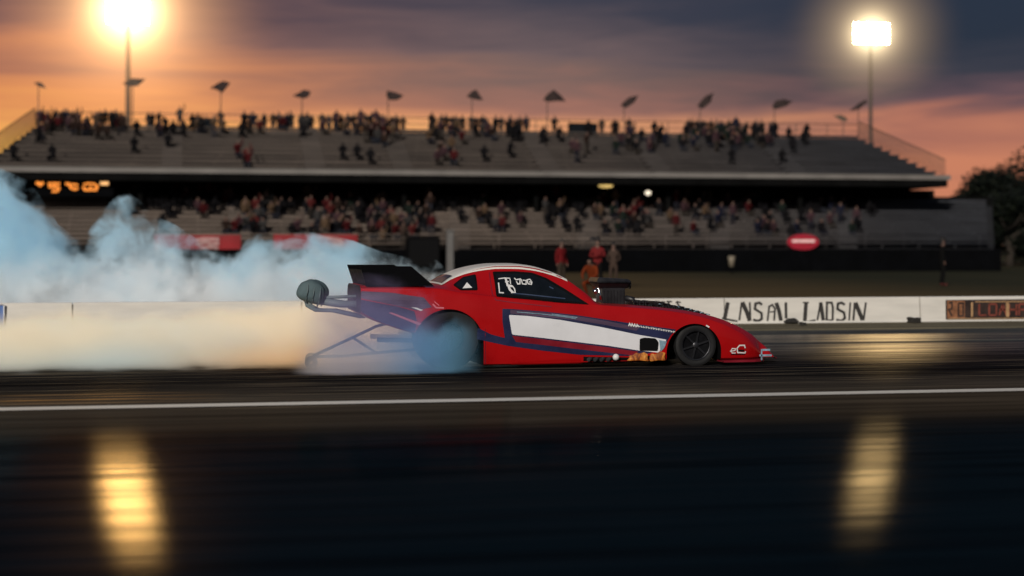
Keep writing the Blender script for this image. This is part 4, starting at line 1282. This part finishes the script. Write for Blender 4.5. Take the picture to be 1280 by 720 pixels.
def floodlight(px, py, w_px, h_px, Yq, lens, lab, hal, mast_r):
    c = at(px, py, Yq)
    fl = empty('floodlight_mast', (c.x, Yq, 0)); tag(fl, lab, 'floodlight', None)
    sc_ = c.x - at(px - 1, py, Yq).x
    W_, H_ = w_px * sc_ / 2, h_px * sc_ / 2
    bm = bmesh.new(); tube(bm, [(0, .25, 0), (0, .25, c.z - 4), (0, .25, c.z + H_ * .8)], [mast_r * 1.5, mast_r, mast_r * .6], 12); bm_obj('mast', bm, M['pole'], fl)
    bm = bmesh.new()
    box(bm, -W_, W_, .10, .16, c.z - H_, c.z - H_ + .08); box(bm, -W_, W_, .10, .16, c.z + H_ - .08, c.z + H_); box(bm, -W_, W_, .10, .16, c.z - .05, c.z + .05)
    for sx in (-1, 1): box(bm, sx * W_ - .04, sx * W_ + .04, .095, .165, c.z - H_ - .03, c.z + H_ + .03)
    bm_obj('frame', bm, M['rail'], fl)
    nx, nz = 5, 3
    for i in range(nx):
        for j in range(nz):
            cx_ = -W_ + (i + .5) * 2 * W_ / nx; cz_ = c.z - H_ + (j + .5) * 2 * H_ / nz
            rw, rh = W_ / nx * .90, H_ / nz * .88
            bm = bmesh.new(); hexa(bm, [(cx_ - rw, -.10, cz_ - rh), (cx_ + rw, -.10, cz_ - rh), (cx_ + rw * .5, .09, cz_ - rh * .5), (cx_ - rw * .5, .09, cz_ - rh * .5), (cx_ - rw, -.10, cz_ + rh), (cx_ + rw, -.10, cz_ + rh), (cx_ + rw * .5, .09, cz_ + rh * .5), (cx_ - rw * .5, .09, cz_ + rh * .5)])
            ld = bm_obj('lamp', bm, M['rail'], fl)
            bm = bmesh.new()
            vs = [bm.verts.new(p) for p in ((cx_ - rw * .96, -.105, cz_ - rh * .96), (cx_ + rw * .96, -.105, cz_ - rh * .96), (cx_ + rw * .96, -.105, cz_ + rh * .96), (cx_ - rw * .96, -.105, cz_ + rh * .96))]
            bm.faces.new(vs)
            o = bm_obj('lens', bm, M[lens], ld)
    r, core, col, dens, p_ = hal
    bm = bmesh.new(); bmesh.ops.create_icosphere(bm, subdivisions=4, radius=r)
    o = bm_obj('glow_halo', bm, halo_mat('glow_halo', r, core, col, dens, p_))  # emissive volume added as lens bloom and glow round the lamps
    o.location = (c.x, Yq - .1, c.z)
    tag(o, 'added emissive bloom halo round the ' + ('left warm' if px < 600 else 'right pale') + ' floodlight head', 'glow halo', None, 'stuff')
    return fl
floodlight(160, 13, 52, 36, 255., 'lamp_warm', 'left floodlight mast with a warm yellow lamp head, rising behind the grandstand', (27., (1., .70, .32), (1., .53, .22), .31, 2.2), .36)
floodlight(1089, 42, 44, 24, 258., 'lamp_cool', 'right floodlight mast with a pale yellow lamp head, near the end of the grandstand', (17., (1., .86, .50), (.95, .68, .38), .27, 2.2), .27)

# ------------------------------------------------------------------ trees at the right
def tree(px, pyt, Yq, cw_, lab, seed, n=5200):
    r = random.Random(seed)
    g = at(px, 300, Yq); H = at(px, pyt, Yq).z
    tr = empty('tree', (g.x, Yq, 0)); tag(tr, lab, 'tree', 'trees right of the grandstand')
    bm = bmesh.new()
    tube(bm, [(0, 0, 0), (.1, 0, H * .2), (-.1, .1, H * .45), (.1, 0, H * .75)], [.34, .26, .18, .07], 10)
    for k in range(7):
        a = r.uniform(0, 6.28); z0 = H * r.uniform(.2, .55)
        tube(bm, [(0, 0, z0), (cos(a) * cw_ * .3, sin(a) * cw_ * .3, z0 + H * .12), (cos(a) * cw_ * .6, sin(a) * cw_ * .6, z0 + H * .26)], [.13, .09, .03], 6)
    bm_obj('trunk', bm, M['bark'], tr)
    cl = []
    for k in range(26):
        a = r.uniform(0, 6.28); u = r.uniform(-.9, 1.)
        rad = cw_ * math.sqrt(max(0, 1 - u * u)) * r.uniform(.35, 1.)
        cl.append((Vector((cos(a) * rad, sin(a) * rad * .8, H * .60 + u * H * .36)), cw_ * r.uniform(.22, .42)))
    cl.append((Vector((0, 0, H * .93)), cw_ * .25))
    verts, faces = [], []
    for k in range(n):
        c, rr = r.choice(cl)
        d_ = Vector((r.gauss(0, 1), r.gauss(0, 1), r.gauss(0, .8))).normalized() * rr * (r.random() ** .4)
        p = c + d_
        s_ = r.uniform(.10, .24)
        a1 = Vector((r.gauss(0, 1), r.gauss(0, 1), r.gauss(0, 1))).normalized(); a2 = a1.orthogonal().normalized()
        i0 = len(verts)
        verts += [p - a1 * s_, p + a2 * s_ * .55, p + a1 * s_, p - a2 * s_ * .55]
        faces.append((i0, i0 + 1, i0 + 2, i0 + 3))
    me = bpy.data.meshes.new('crown'); me.from_pydata([tuple(v) for v in verts], [], faces)
    link('crown', me, M['leaf'], tr)
tree(1300, 200, 128., 5.6, 'tallest dark tree, cut by the right edge of the view', 1, 12000)
tree(1246, 220, 124., 4.0, 'dark tree between the tallest one and the end of the stand', 2, 9000)
tree(1208, 240, 130., 3.0, 'lowest dark tree, half hidden by the right end of the stand', 4, 6000)
tree(1262, 250, 112., 3.6, 'low bushy dark tree in front of the tallest one', 5, 9000)

# ------------------------------------------------------------------ people
def person_mesh(name, joints, edges, root, sub=1):
    me = bpy.data.meshes.new(name)
    names = list(joints)
    me.from_pydata([joints[k][0] for k in names], [(names.index(a), names.index(b)) for a, b in edges], [])
    o = bpy.data.objects.new(name, me); COL.objects.link(o)
    sk = o.modifiers.new('skin', 'SKIN')
    for i, k in enumerate(names):
        r = joints[k][1]
        r = r if isinstance(r, tuple) else (r, r)
        me.skin_vertices[0].data[i].radius = r
        me.skin_vertices[0].data[i].use_root = (k == root)
    sb = o.modifiers.new('sub', 'SUBSURF'); sb.levels = sub; sb.render_levels = sub
    bpy.context.view_layer.update()
    dg = bpy.context.evaluated_depsgraph_get()
    nm = bpy.data.meshes.new_from_object(o.evaluated_get(dg))
    nm.name = name
    bpy.data.objects.remove(o)
    for f in nm.polygons: f.use_smooth = True
    return nm
EDG = [('pel', 'wst'), ('wst', 'che'), ('che', 'nek'), ('nek', 'jaw'), ('jaw', 'crn')]
for s_ in 'lr':
    EDG += [('che', 'sh' + s_), ('sh' + s_, 'el' + s_), ('el' + s_, 'wr' + s_), ('wr' + s_, 'ha' + s_), ('pel', 'hi' + s_), ('hi' + s_, 'kn' + s_), ('kn' + s_, 'an' + s_), ('an' + s_, 'to' + s_)]
def standing(arm='down', lean=0., stride=0., turn=0.):
    J = {'pel': ((0, 0, .94), (.15, .11)), 'wst': ((0, -.01 - lean * .2, 1.12), (.135, .10)), 'che': ((0, -lean * .5, 1.34), (.16, .11)), 'nek': ((0, -.01 - lean * .8, 1.49), .055), 'jaw': ((0, -.03 - lean, 1.58), (.068, .075)), 'crn': ((0, -.01 - lean, 1.69), (.075, .09))}
    for s_, k in (('l', -1), ('r', 1)):
        J['sh' + s_] = ((k * .17, -lean * .5, 1.40), .062)
        if arm == 'down': J['el' + s_] = ((k * .23, .03, 1.13), .046); J['wr' + s_] = ((k * .24, -.05, .89), .033); J['ha' + s_] = ((k * .24, -.08, .79), (.035, .022))
        elif arm == 'cross': J['el' + s_] = ((k * .25, -.06, 1.16), .046); J['wr' + s_] = ((k * .05, -.22, 1.18 + .03 * k), .034); J['ha' + s_] = ((-k * .05, -.22, 1.19 + .03 * k), (.035, .024))
        elif arm == 'raise' and k == 1: J['el' + s_] = ((k * .30, -.04, 1.58), .044); J['wr' + s_] = ((k * .27, -.08, 1.82), .032); J['ha' + s_] = ((k * .26, -.09, 1.92), (.036, .024))
        elif arm == 'rail': J['el' + s_] = ((k * .26, -.14, 1.15), .046); J['wr' + s_] = ((k * .20, -.36, 1.10), .033); J['ha' + s_] = ((k * .19, -.43, 1.10), (.036, .024))
        else: J['el' + s_] = ((k * .26, .02, 1.14), .046); J['wr' + s_] = ((k * .15, -.16, 1.02), .033); J['ha' + s_] = ((k * .13, -.21, .98), (.035, .022))
        J['hi' + s_] = ((k * .095, 0, .86), .092); J['kn' + s_] = ((k * .11, -.03 + k * stride * .5, .49), .062); J['an' + s_] = ((k * .12, .03 + k * stride, .085), .045); J['to' + s_] = ((k * .13, -.13 + k * stride, .04), (.045, .032))
    return J
def seated(arm='lap', lean=.05):
    J = {'pel': ((0, 0, .10), (.16, .12)), 'wst': ((0, -lean * .3, .30), (.14, .11)), 'che': ((0, -lean, .53), (.165, .115)), 'nek': ((0, -lean * 1.4, .68), .055), 'jaw': ((0, -lean * 1.6 - .02, .77), (.068, .075)), 'crn': ((0, -lean * 1.6, .88), (.078, .09))}
    for s_, k in (('l', -1), ('r', 1)):
        J['sh' + s_] = ((k * .175, -lean, .59), .062)
        if arm == 'lap': J['el' + s_] = ((k * .25, -.08, .34), .046); J['wr' + s_] = ((k * .12, -.28, .26), .033); J['ha' + s_] = ((k * .08, -.35, .25), (.035, .024))
        elif arm == 'knees': J['el' + s_] = ((k * .24, -.20 - lean, .36), .046); J['wr' + s_] = ((k * .16, -.42, .24), .033); J['ha' + s_] = ((k * .14, -.49, .20), (.035, .024))
        elif arm == 'raise' and k == 1: J['el' + s_] = ((k * .29, -.08, .78), .045); J['wr' + s_] = ((k * .24, -.10, 1.0), .033); J['ha' + s_] = ((k * .23, -.10, 1.10), (.036, .024))
        else: J['el' + s_] = ((k * .23, -.10, .36), .046); J['wr' + s_] = ((k * .08, -.24, .52), .033); J['ha' + s_] = ((k * .04, -.24, .60), (.035, .024))
        J['hi' + s_] = ((k * .10, -.02, .07), .095); J['kn' + s_] = ((k * .13, -.44, .08), .066); J['an' + s_] = ((k * .13, -.42, -.33), .046); J['to' + s_] = ((k * .14, -.57, -.37), (.045, .032))
    return J
def crouched():
    J = {'pel': ((0, .10, .48), (.15, .12)), 'wst': ((0, .02, .64), (.135, .11)), 'che': ((0, -.14, .84), (.165, .115)), 'nek': ((0, -.24, .96), .055), 'jaw': ((0, -.30, 1.03), (.068, .075)), 'crn': ((0, -.31, 1.14), (.077, .09))}
    for s_, k in (('l', -1), ('r', 1)):
        J['sh' + s_] = ((k * .17, -.17, .89), .062); J['el' + s_] = ((k * .24, -.28, .68), .046); J['wr' + s_] = ((k * .16, -.44, .58), .033); J['ha' + s_] = ((k * .14, -.50, .54), (.036, .024))
        J['hi' + s_] = ((k * .10, .06, .43), .092); J['kn' + s_] = ((k * .17, -.36, .44), .064); J['an' + s_] = ((k * .15, -.10, .085), .046); J['to' + s_] = ((k * .16, -.27, .04), (.045, .032))
    return J
def paint(me, seat):
    """material slots by region: 0 shirt, 1 trousers, 2 skin, 3 hair, 4 shoes"""
    for k in ('a', 'b', 'c', 'd', 'e'): me.materials.append(None)
    for f in me.polygons:
        c = f.center
        if seat == 'stand':
            i = 3 if c.z > 1.66 or (c.z > 1.56 and c.y > .0) else 2 if c.z > 1.475 and abs(c.x) < .15 else 1 if (c.z < .95 and abs(c.x) < .205) else 2 if c.z < .90 or c.z > 1.75 else 0
            if c.z < .08: i = 4
        elif seat == 'seat':
            i = 3 if c.z > .84 and abs(c.x) < .16 or (c.z > .74 and c.y > .0) else 2 if c.z > .665 and abs(c.x) < .15 else 1 if c.z < .17 and not (abs(c.x) < .11 and c.y < -.30 and c.z > .2) else 0
            if c.z < -.30: i = 4
            if c.z > 1.0: i = 2
        else:
            i = 3 if c.z > 1.10 or (c.z > 1.0 and c.y > -.27) else 2 if c.z > .955 else 1 if c.z < .55 else 0
            if c.z < .08: i = 4
        f.material_index = i
    return me
STAND = [paint(person_mesh('person', standing(a, l, s_), EDG, 'pel'), 'stand') for a, l, s_ in (('down', 0, .04), ('cross', 0, 0), ('rail', .10, .02), ('hold', .03, .05), ('raise', 0, .03))]
SEAT = [paint(person_mesh('person', seated(a, l), EDG, 'pel'), 'seat') for a, l in (('lap', .04), ('knees', .16), ('chin', .08), ('raise', .0))]
CROUCH = paint(person_mesh('person', crouched(), EDG, 'pel'), 'crouch')
SHIRT = {'dark red': (.09, .010, .012), 'dull red': (.15, .028, .026), 'black': (.012, .011, .013), 'navy': (.018, .02, .04), 'brown': (.045, .026, .020), 'grey': (.075, .07, .068), 'pale': (.24, .21, .18), 'tan': (.16, .10, .06), 'dark green': (.018, .028, .022), 'mauve': (.085, .042, .050)}
SM = {k: mat('shirt_' + k.replace(' ', '_'), tuple(c * .55 for c in v), .85, spec=.1, var=.25, scale=9) for k, v in SHIRT.items()}
TR = [mat('trousers', c, .85, spec=.1, var=.25) for c in ((.014, .014, .02), (.03, .024, .02), (.02, .022, .03))]
SHOE = mat('shoes', (.012, .011, .011), .7)
def person(me, loc, rz, shirt, lab, group, scale=1., trousers=None, hair=None, skin=None, shoes=None):
    o = bpy.data.objects.new('person', me); COL.objects.link(o)
    ms = [shirt, trousers or RNG.choice(TR), skin or M['skin'], hair or M['hair'], shoes or SHOE]
    for sl_, m in zip(o.material_slots, ms):
        sl_.link = 'OBJECT'; sl_.material = m
    o.location = loc; o.rotation_euler = (0, 0, rz); o.scale = (scale,) * 3
    tag(o, lab, 'person', group)
    return o

# silhouettes standing along the top rail
n_people = 0
def top_people(spans):
    global n_people
    for x0, x1, n, where in spans:
        for k in range(n):
            px = x0 + (x1 - x0) * (k + RNG.uniform(.1, .9)) / n
            Yq = YBK + RNG.uniform(.52, 1.2)
            zz = ZB - .42
            q = at(px, 160, Yq)
            person(RNG.choice(STAND[:4]), (q.x, Yq, zz + .012), RNG.uniform(-.9, .9) + (pi if RNG.random() < .25 else 0), SM[RNG.choice(('black', 'black', 'navy', 'brown'))],
                   'dark silhouetted spectator standing at the top rail ' + where, 'spectators at the top rail ' + where, RNG.uniform(.90, 1.04))
            n_people += 1
top_people([(46, 60, 1, 'at the left end'), (66, 100, 4, 'left of the left mast'), (112, 152, 5, 'left of the left mast'), (180, 204, 3, 'right of the left mast'),
            (272, 278, 1, 'below the hooked flag'), (298, 372, 8, 'between the hooked flag and the next one'), (374, 482, 15, 'between the two left dark flags'), (486, 505, 3, 'below the streaming flag'),
            (533, 582, 7, 'left of the triangular flag'), (586, 612, 4, 'below the triangular flag'), (618, 664, 6, 'between the triangular and tent shaped flags'), (690, 706, 1, 'left of the display screen'),
            (750, 772, 2, 'right of the display screen'), (778, 800, 1, 'right of the display screen'), (856, 905, 8, 'below the steeply raised flag'), (908, 936, 4, 'below the level flag'), (940, 972, 4, 'below the level flag')])
def crowd(row, n_rows, spans, deck):
    global n_people
    for x0, x1, r0, r1, n, cols, where in spans:
        used = set()
        if row is urow: r0, r1 = round(r0 * NU / 13), min(NU - 1, round(r1 * NU / 13))
        tries = 0
        cnt = 0
        while cnt < n and tries < n * 8:
            tries += 1
            i = RNG.randint(r0, r1)
            y0, z0, l, r = row(i); y1 = row(i + 1)[0]
            px = RNG.uniform(x0, x1) if RNG.random() < .5 else min(max(RNG.gauss((x0 + x1) / 2, (x1 - x0) / 4), x0), x1)
            Yq = y0 + (y1 - y0) * .55
            q = at(px, 250, Yq)
            key = (i, round(q.x / .52))
            if key in used or q.x < l + .5 or q.x > r - .5: continue
            used.add(key)
            c = RNG.choice(cols)
            if RNG.random() < .16:
                person(RNG.choice(STAND), (q.x, y0 + .22, z0 + .015), RNG.uniform(-.5, .5), SM[c], f'spectator in {c} standing in the {deck} deck {where}', f'standing {c} spectators, {deck} deck {where}', RNG.uniform(.92, 1.04))
            else:
                person(RNG.choice(SEAT), (q.x, Yq, z0 + .43), RNG.uniform(-.4, .4), SM[c], f'spectator in {c} seated in the {deck} deck {where}', f'seated {c} spectators, {deck} deck {where}', RNG.uniform(.92, 1.06))
            n_people += 1; cnt += 1
D1 = ('brown', 'mauve', 'dark red', 'grey', 'mauve', 'brown', 'tan'); D2 = ('dark red', 'dull red', 'mauve', 'black', 'brown', 'tan', 'dark green', 'grey'); D3 = ('navy', 'black', 'dark green', 'mauve')
crowd(urow, NU, [(8, 160, 8, 12, 20, D1, 'at its left end'), (165, 290, 9, 12, 6, D1, 'right of the left mast'), (292, 312, 0, 3, 3, ('dark red', 'dull red'), 'below the hooked flag'), (300, 430, 10, 12, 8, D1, 'near the second dark flag'), (430, 500, 7, 12, 15, D1, 'below the streaming flag'), (530, 575, 1, 5, 5, D1, 'left of the triangular flag'),
                      (510, 650, 8, 12, 10, D1, 'near the triangular flag'), (710, 732, 2, 5, 3, D1, 'below the display screen'), (770, 840, 5, 10, 12, D3, 'right of the display screen'), (850, 985, 6, 12, 24, D3, 'below the level flag')], 'upper')
crowd(lrow, NLW, [(150, 235, 8, 11, 6, D2, 'behind the smoke'), (270, 365, 2, 10, 20, D2, 'above the gap between the red banners'), (235, 285, 6, 11, 6, D2, 'above the left red banner'), (365, 447, 1, 10, 22, D2, 'above the right red banner'),
                  (448, 500, 0, 9, 14, D2, 'right of the right red banner'), (500, 548, 1, 9, 12, D2, 'above the black cabinet'), (596, 650, 3, 10, 9, D2, 'above the car roof'), (650, 712, 6, 11, 9, D2, 'above the windscreen'),
                  (742, 805, 1, 10, 17, D2, 'above the crouching crew'), (805, 885, 2, 10, 16, D2, 'above the bonnet'), (885, 985, 2, 10, 16, D3 + ('dark red',), 'left of the red sign'), (990, 1112, 2, 10, 10, D3, 'right of the red sign')], 'lower')
# the rest of the far crowd, too dim and distant to count
bm = bmesh.new()
for deck, n_, x0, x1, r0, r1 in ((lrow, 150, 140, 1110, 8, 11), (lrow, 45, 150, 1100, 1, 8), (urow, 46, 5, 1020, 7, 9), (urow, 16, 0, 1050, 1, 7)):
    for k in range(n_):
        px = RNG.uniform(x0, x1); i = RNG.randint(r0, r1)
        y0, z0, l, r = deck(i); y1 = deck(i + 1)[0]
        Yq = y0 + (y1 - y0) * .55; q = at(px, 250, Yq)
        if q.x < l + .6 or q.x > r - .6: continue
        src = SEAT[RNG.randint(0, 2)]
        k0 = len(bm.verts)
        bm.from_mesh(src)
        bm.verts.ensure_lookup_table()
        bmesh.ops.transform(bm, matrix=Matrix.Translation((q.x, Yq, z0 + .43)) @ Matrix.Rotation(RNG.uniform(-.4, .4), 4, 'Z'), verts=bm.verts[k0:])
me = bpy.data.meshes.new('crowd'); bm.to_mesh(me); bm.free()
me.materials.clear()
o = bpy.data.objects.new('crowd', me); COL.objects.link(o)
for m in (SM['black'], TR[0], M['skin'], M['hair'], SHOE): me.materials.append(m)
tag(o, 'dim scattered spectators filling the shaded back rows of both decks', 'crowd', None, 'stuff')

# the crew on the infield, each with hair or cap of their own
CREW_RED = mat('crew_red', (.13, .008, .010), .8, spec=.1, var=.15); CREW_PINK = mat('crew_pink', (.14, .014, .015), .8, spec=.1, var=.15)
CREW_ORANGE = mat('crew_orange', (.15, .026, .007), .8, spec=.1, var=.15); CREW_BROWN = mat('crew_brown', (.055, .036, .028), .8, spec=.1, var=.2)
KHAKI = mat('khaki_trousers', (.042, .033, .025), .9, spec=.1, var=.2); BLACKC = mat('black_clothes', (.006, .006, .006), .9, spec=.05); RED_SHOE = mat('red_shoes', (.14, .02, .015), .7)
def cap(o, z, y, m, r=.115):
    bm = bmesh.new()
    bmesh.ops.create_uvsphere(bm, u_segments=18, v_segments=10, radius=1)
    bmesh.ops.delete(bm, geom=[v for v in bm.verts if v.co.z < -.15], context='VERTS')
    for v in bm.verts: v.co = Vector((v.co.x * r * .95, v.co.y * r * 1.1 + y, v.co.z * r * .9 + z))
    bm_obj('hair', bm, m, o, True)
def crew(px, py_head, Yq, me, H, rz, shirt, tr_, lab, shoes=None, capm=None, hz=1.70, hy=-.01):
    q = at(px, 330, Yq)
    o = person(me, (q.x, Yq, .0), rz, shirt, lab, None, H, tr_, None, None, shoes)
    cap(o, hz, hy, capm or M['hair'])
    return o
crew(701.5, 303, 56., STAND[0], 1.0, .5, CREW_RED, KHAKI, 'crew member in a red shirt and khaki trousers standing behind the windscreen')
crew(747, 300, 53., STAND[1], 1.02, -.3, CREW_PINK, BLACKC, 'standing crew member in a pinkish red shirt and black trousers behind the supercharger')
crew(741, 326, 47., CROUCH, 1.0, -.6, CREW_ORANGE, CREW_ORANGE, 'crew member in an orange suit crouching behind the supercharger')
crew(767, 312, 58., STAND[3], .94, -.5, CREW_BROWN, CREW_BROWN, 'crew member in dull brown clothes, rightmost of the group behind the supercharger')
crew(1178, 303, 57., STAND[0], 1.04, 1.2, BLACKC, BLACKC, 'lone person in black with red shoes behind the right part of the barrier', RED_SHOE)
# one spectator leaning at the front guard
q = at(505, 300, LYF - .9)
person(STAND[2], (q.x, LYF - .55, LZF - .0), .2, CREW_BROWN, 'spectator in a tan jacket at the lower rail, left of the black cabinet', None, .9)

# ------------------------------------------------------------------ tyre smoke
def smoke_mat(name, dens, scale, albedo_lo, albedo_hi, z_lo, z_hi, env, x0, x1, hmax, yc, hy, soft, seed, warm=None, glow=0.0, fade=.1, namp=3.4, bamp=0., cnoise=0., gcol=(1, 1, 1), pocket=0.):
    m, t, out = newmat(name)
    tc = t.n('ShaderNodeTexCoord')
    s = t.n('ShaderNodeSeparateXYZ', ins={0: tc.outputs['Object']})
    ofs = t.n('ShaderNodeVectorMath', operation='ADD', ins={0: tc.outputs['Object'], 1: (seed, seed * 1.7, seed * .3)})
    nz = t.noise(ofs.outputs[0], scale, 5, .55, .35).outputs[0]
    big = t.noise(ofs.outputs[0], scale * .38, 2, .5).outputs[0]
    fx_ = t.maprange(t.math('ADD', s.outputs[0], t.math('MULTIPLY', t.math('SUBTRACT', big, .5), 1.1)), x0, x1, 0, 1, 'LINEAR')
    hgt = t.ramp(fx_, [(p, (v, v, v)) for p, v in env], 'B_SPLINE')
    h = t.math('MULTIPLY', hgt, hmax)
    yv = t.math('ABSOLUTE', t.math('DIVIDE', t.math('SUBTRACT', s.outputs[1], yc), hy))
    # signed fill: positive inside
    a = t.math('DIVIDE', t.math('SUBTRACT', h, s.outputs[2]), soft)
    a = t.math('MINIMUM', a, t.math('MULTIPLY', t.math('SUBTRACT', 1., yv), 2.2))
    a = t.math('ADD', a, t.math('MULTIPLY', t.math('SUBTRACT', nz, .54), namp))
    a = t.math('ADD', a, t.math('MULTIPLY', t.math('SUBTRACT', big, .5), bamp))
    a = t.maprange(a, 0., 1.0, 0, 1)
    edge = t.maprange(yv, .75, 1., 1., 0.)
    d_ = t.math('MULTIPLY', t.math('MULTIPLY', a, edge), dens)
    if pocket:
        po = t.noise(ofs.outputs[0], scale * .8, 4, .6, .5).outputs[0]
        d_ = t.math('MULTIPLY', d_, t.maprange(po, .42, .60, 1. - pocket, 1.25))
    fxr = t.maprange(s.outputs[0], x0, x1, 0, 1, 'LINEAR')
    d_ = t.math('MULTIPLY', d_, t.maprange(fxr, 0., fade, 0, 1))
    d_ = t.math('MULTIPLY', d_, t.maprange(fxr, 1., 1. - fade, 0, 1))
    zc = t.math('ADD', s.outputs[2], t.math('MULTIPLY', t.math('SUBTRACT', big, .5), cnoise * 2.))  # noise shifts the tint in place of self-shadowed pockets
    col = t.ramp(t.maprange(zc, z_lo, z_hi, 0, 1), [(0, albedo_lo), (1, albedo_hi)])  # sky-lit and warm-lit tones painted into the albedo by height
    if warm:
        wx0, wx1, wc, wx2, wx3, wd = warm
        col = t.mix(t.maprange(s.outputs[0], wx2, wx3, 0, 1), col, wd)
        col = t.mix(t.math('MULTIPLY', t.math('MULTIPLY', t.maprange(s.outputs[0], wx0, wx1, 0, 1), t.maprange(s.outputs[0], wx2, wx3, 1, 0)), t.maprange(s.outputs[2], z_lo, z_hi, 1, 0)), col, wc)  # warm light on the low smoke painted into its colour
    v = t.n('ShaderNodeVolumePrincipled', ins={'Color': col, 'Density': d_, 'Anisotropy': .0})
    if glow:  # own emission stands in for light scattered many times inside the smoke
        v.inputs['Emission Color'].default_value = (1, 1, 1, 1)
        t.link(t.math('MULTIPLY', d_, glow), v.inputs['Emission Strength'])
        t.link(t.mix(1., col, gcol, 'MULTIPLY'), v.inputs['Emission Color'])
    t.link(v.outputs[0], out.inputs['Volume'])
    return m
def smoke_hull(name, lab, tops, Y0, Y1, m, zpad=.45, drop=.0):
    """tops: photo outline (px, py) traced at the middle of the plume"""
    Ym = (Y0 + Y1) / 2
    pts = [at(p[0], p[1], Ym) for p in tops]
    o0 = Vector(((pts[0].x + pts[-1].x) / 2, Ym, 0))
    bm = bmesh.new()
    prof = []
    n = 60
    nyy = 8
    rows = []
    for i in range(n + 1):
        x = pts[0].x + (pts[-1].x - pts[0].x) * i / n
        h = lerp_tab([(p.x, p.z) for p in pts], x) + zpad
        ring = []
        for j in range(nyy + 1):
            a = pi * j / nyy
            ring.append(bm.verts.new((x - o0.x, -(Y1 - Y0) / 2 * cos(a), .02 + max(.02, h - .02) * (sin(a) ** .5))))
        rows.append(ring)
    for a, b in zip(rows, rows[1:]):
        for j in range(nyy): bm.faces.new((a[j], a[j + 1], b[j + 1], b[j]))
        bm.faces.new((a[0], b[0], b[-1], a[-1]))
    bm.faces.new(rows[0]); bm.faces.new(rows[-1][::-1])
    o = bm_obj(name, bm, m)
    o.location = o0
    tag(o, lab, 'smoke', None, 'stuff')
    return o, o0, pts
def smoke(name, lab, tops, Y0, Y1, zpad, **kw):
    Ym = (Y0 + Y1) / 2
    pts = [at(p[0], p[1], Ym) for p in tops]
    ox = (pts[0].x + pts[-1].x) / 2
    hmax = max(p.z for p in pts)
    env = [((p.x - pts[0].x) / (pts[-1].x - pts[0].x), max(0, p.z / hmax)) for p in pts]
    warm = kw.pop('warm', None)
    if warm:
        warm = (at(warm[0], 400, Ym).x - ox, at(warm[1], 400, Ym).x - ox, warm[2], at(warm[3], 400, Ym).x - ox, at(warm[4], 400, Ym).x - ox, warm[5])
    m = smoke_mat(name, env=env, x0=pts[0].x - ox, x1=pts[-1].x - ox, hmax=hmax, yc=0., hy=(Y1 - Y0) / 2, warm=warm, **kw)
    return smoke_hull(name, lab, tops, Y0, Y1, m, zpad)
smoke('tyre_smoke', 'tall billowing blue white tyre smoke rolling away behind the left barrier',
      [(-160, 225), (-60, 228), (0, 232), (35, 244), (70, 300), (100, 322), (118, 300), (140, 266), (165, 262), (195, 290), (225, 306), (262, 326), (292, 330), (325, 308), (360, 303), (400, 310), (440, 322), (475, 336), (520, 344), (545, 345), (575, 366), (610, 384)],
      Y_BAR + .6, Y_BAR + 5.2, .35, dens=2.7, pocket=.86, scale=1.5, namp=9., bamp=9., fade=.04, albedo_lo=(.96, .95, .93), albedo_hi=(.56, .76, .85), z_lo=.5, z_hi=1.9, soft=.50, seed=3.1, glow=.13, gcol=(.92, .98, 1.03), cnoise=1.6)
smoke('ground_smoke', 'low warm cream smoke spreading over the track behind the rear wheels',
      [(-160, 392), (-40, 392), (60, 394), (150, 393), (250, 391), (330, 384), (400, 377), (450, 378), (500, 386), (550, 400), (590, 415), (612, 440)],
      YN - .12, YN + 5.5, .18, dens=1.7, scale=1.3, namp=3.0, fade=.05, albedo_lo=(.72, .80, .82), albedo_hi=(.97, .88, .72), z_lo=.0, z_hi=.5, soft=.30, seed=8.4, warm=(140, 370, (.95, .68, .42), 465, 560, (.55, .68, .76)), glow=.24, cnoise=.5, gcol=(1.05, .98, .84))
smoke('wheel_smoke', 'blue puff of smoke curling round the near rear tyre',
      [(360, 440), (395, 424), (440, 410), (480, 404), (515, 402), (550, 396), (575, 398), (592, 408), (604, 430)],
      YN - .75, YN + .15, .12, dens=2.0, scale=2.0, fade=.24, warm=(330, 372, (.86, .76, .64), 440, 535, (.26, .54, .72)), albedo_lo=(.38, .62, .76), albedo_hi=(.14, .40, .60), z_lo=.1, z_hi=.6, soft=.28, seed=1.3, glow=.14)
smoke('rear_haze', 'thin violet blue smoke veiling the rear quarter of the car',
      [(360, 372), (420, 352), (460, 350), (500, 352), (540, 362), (560, 380), (575, 400)],
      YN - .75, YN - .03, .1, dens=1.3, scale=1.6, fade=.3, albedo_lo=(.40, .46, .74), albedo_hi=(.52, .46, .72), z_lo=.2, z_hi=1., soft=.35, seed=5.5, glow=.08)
print('people', n_people)
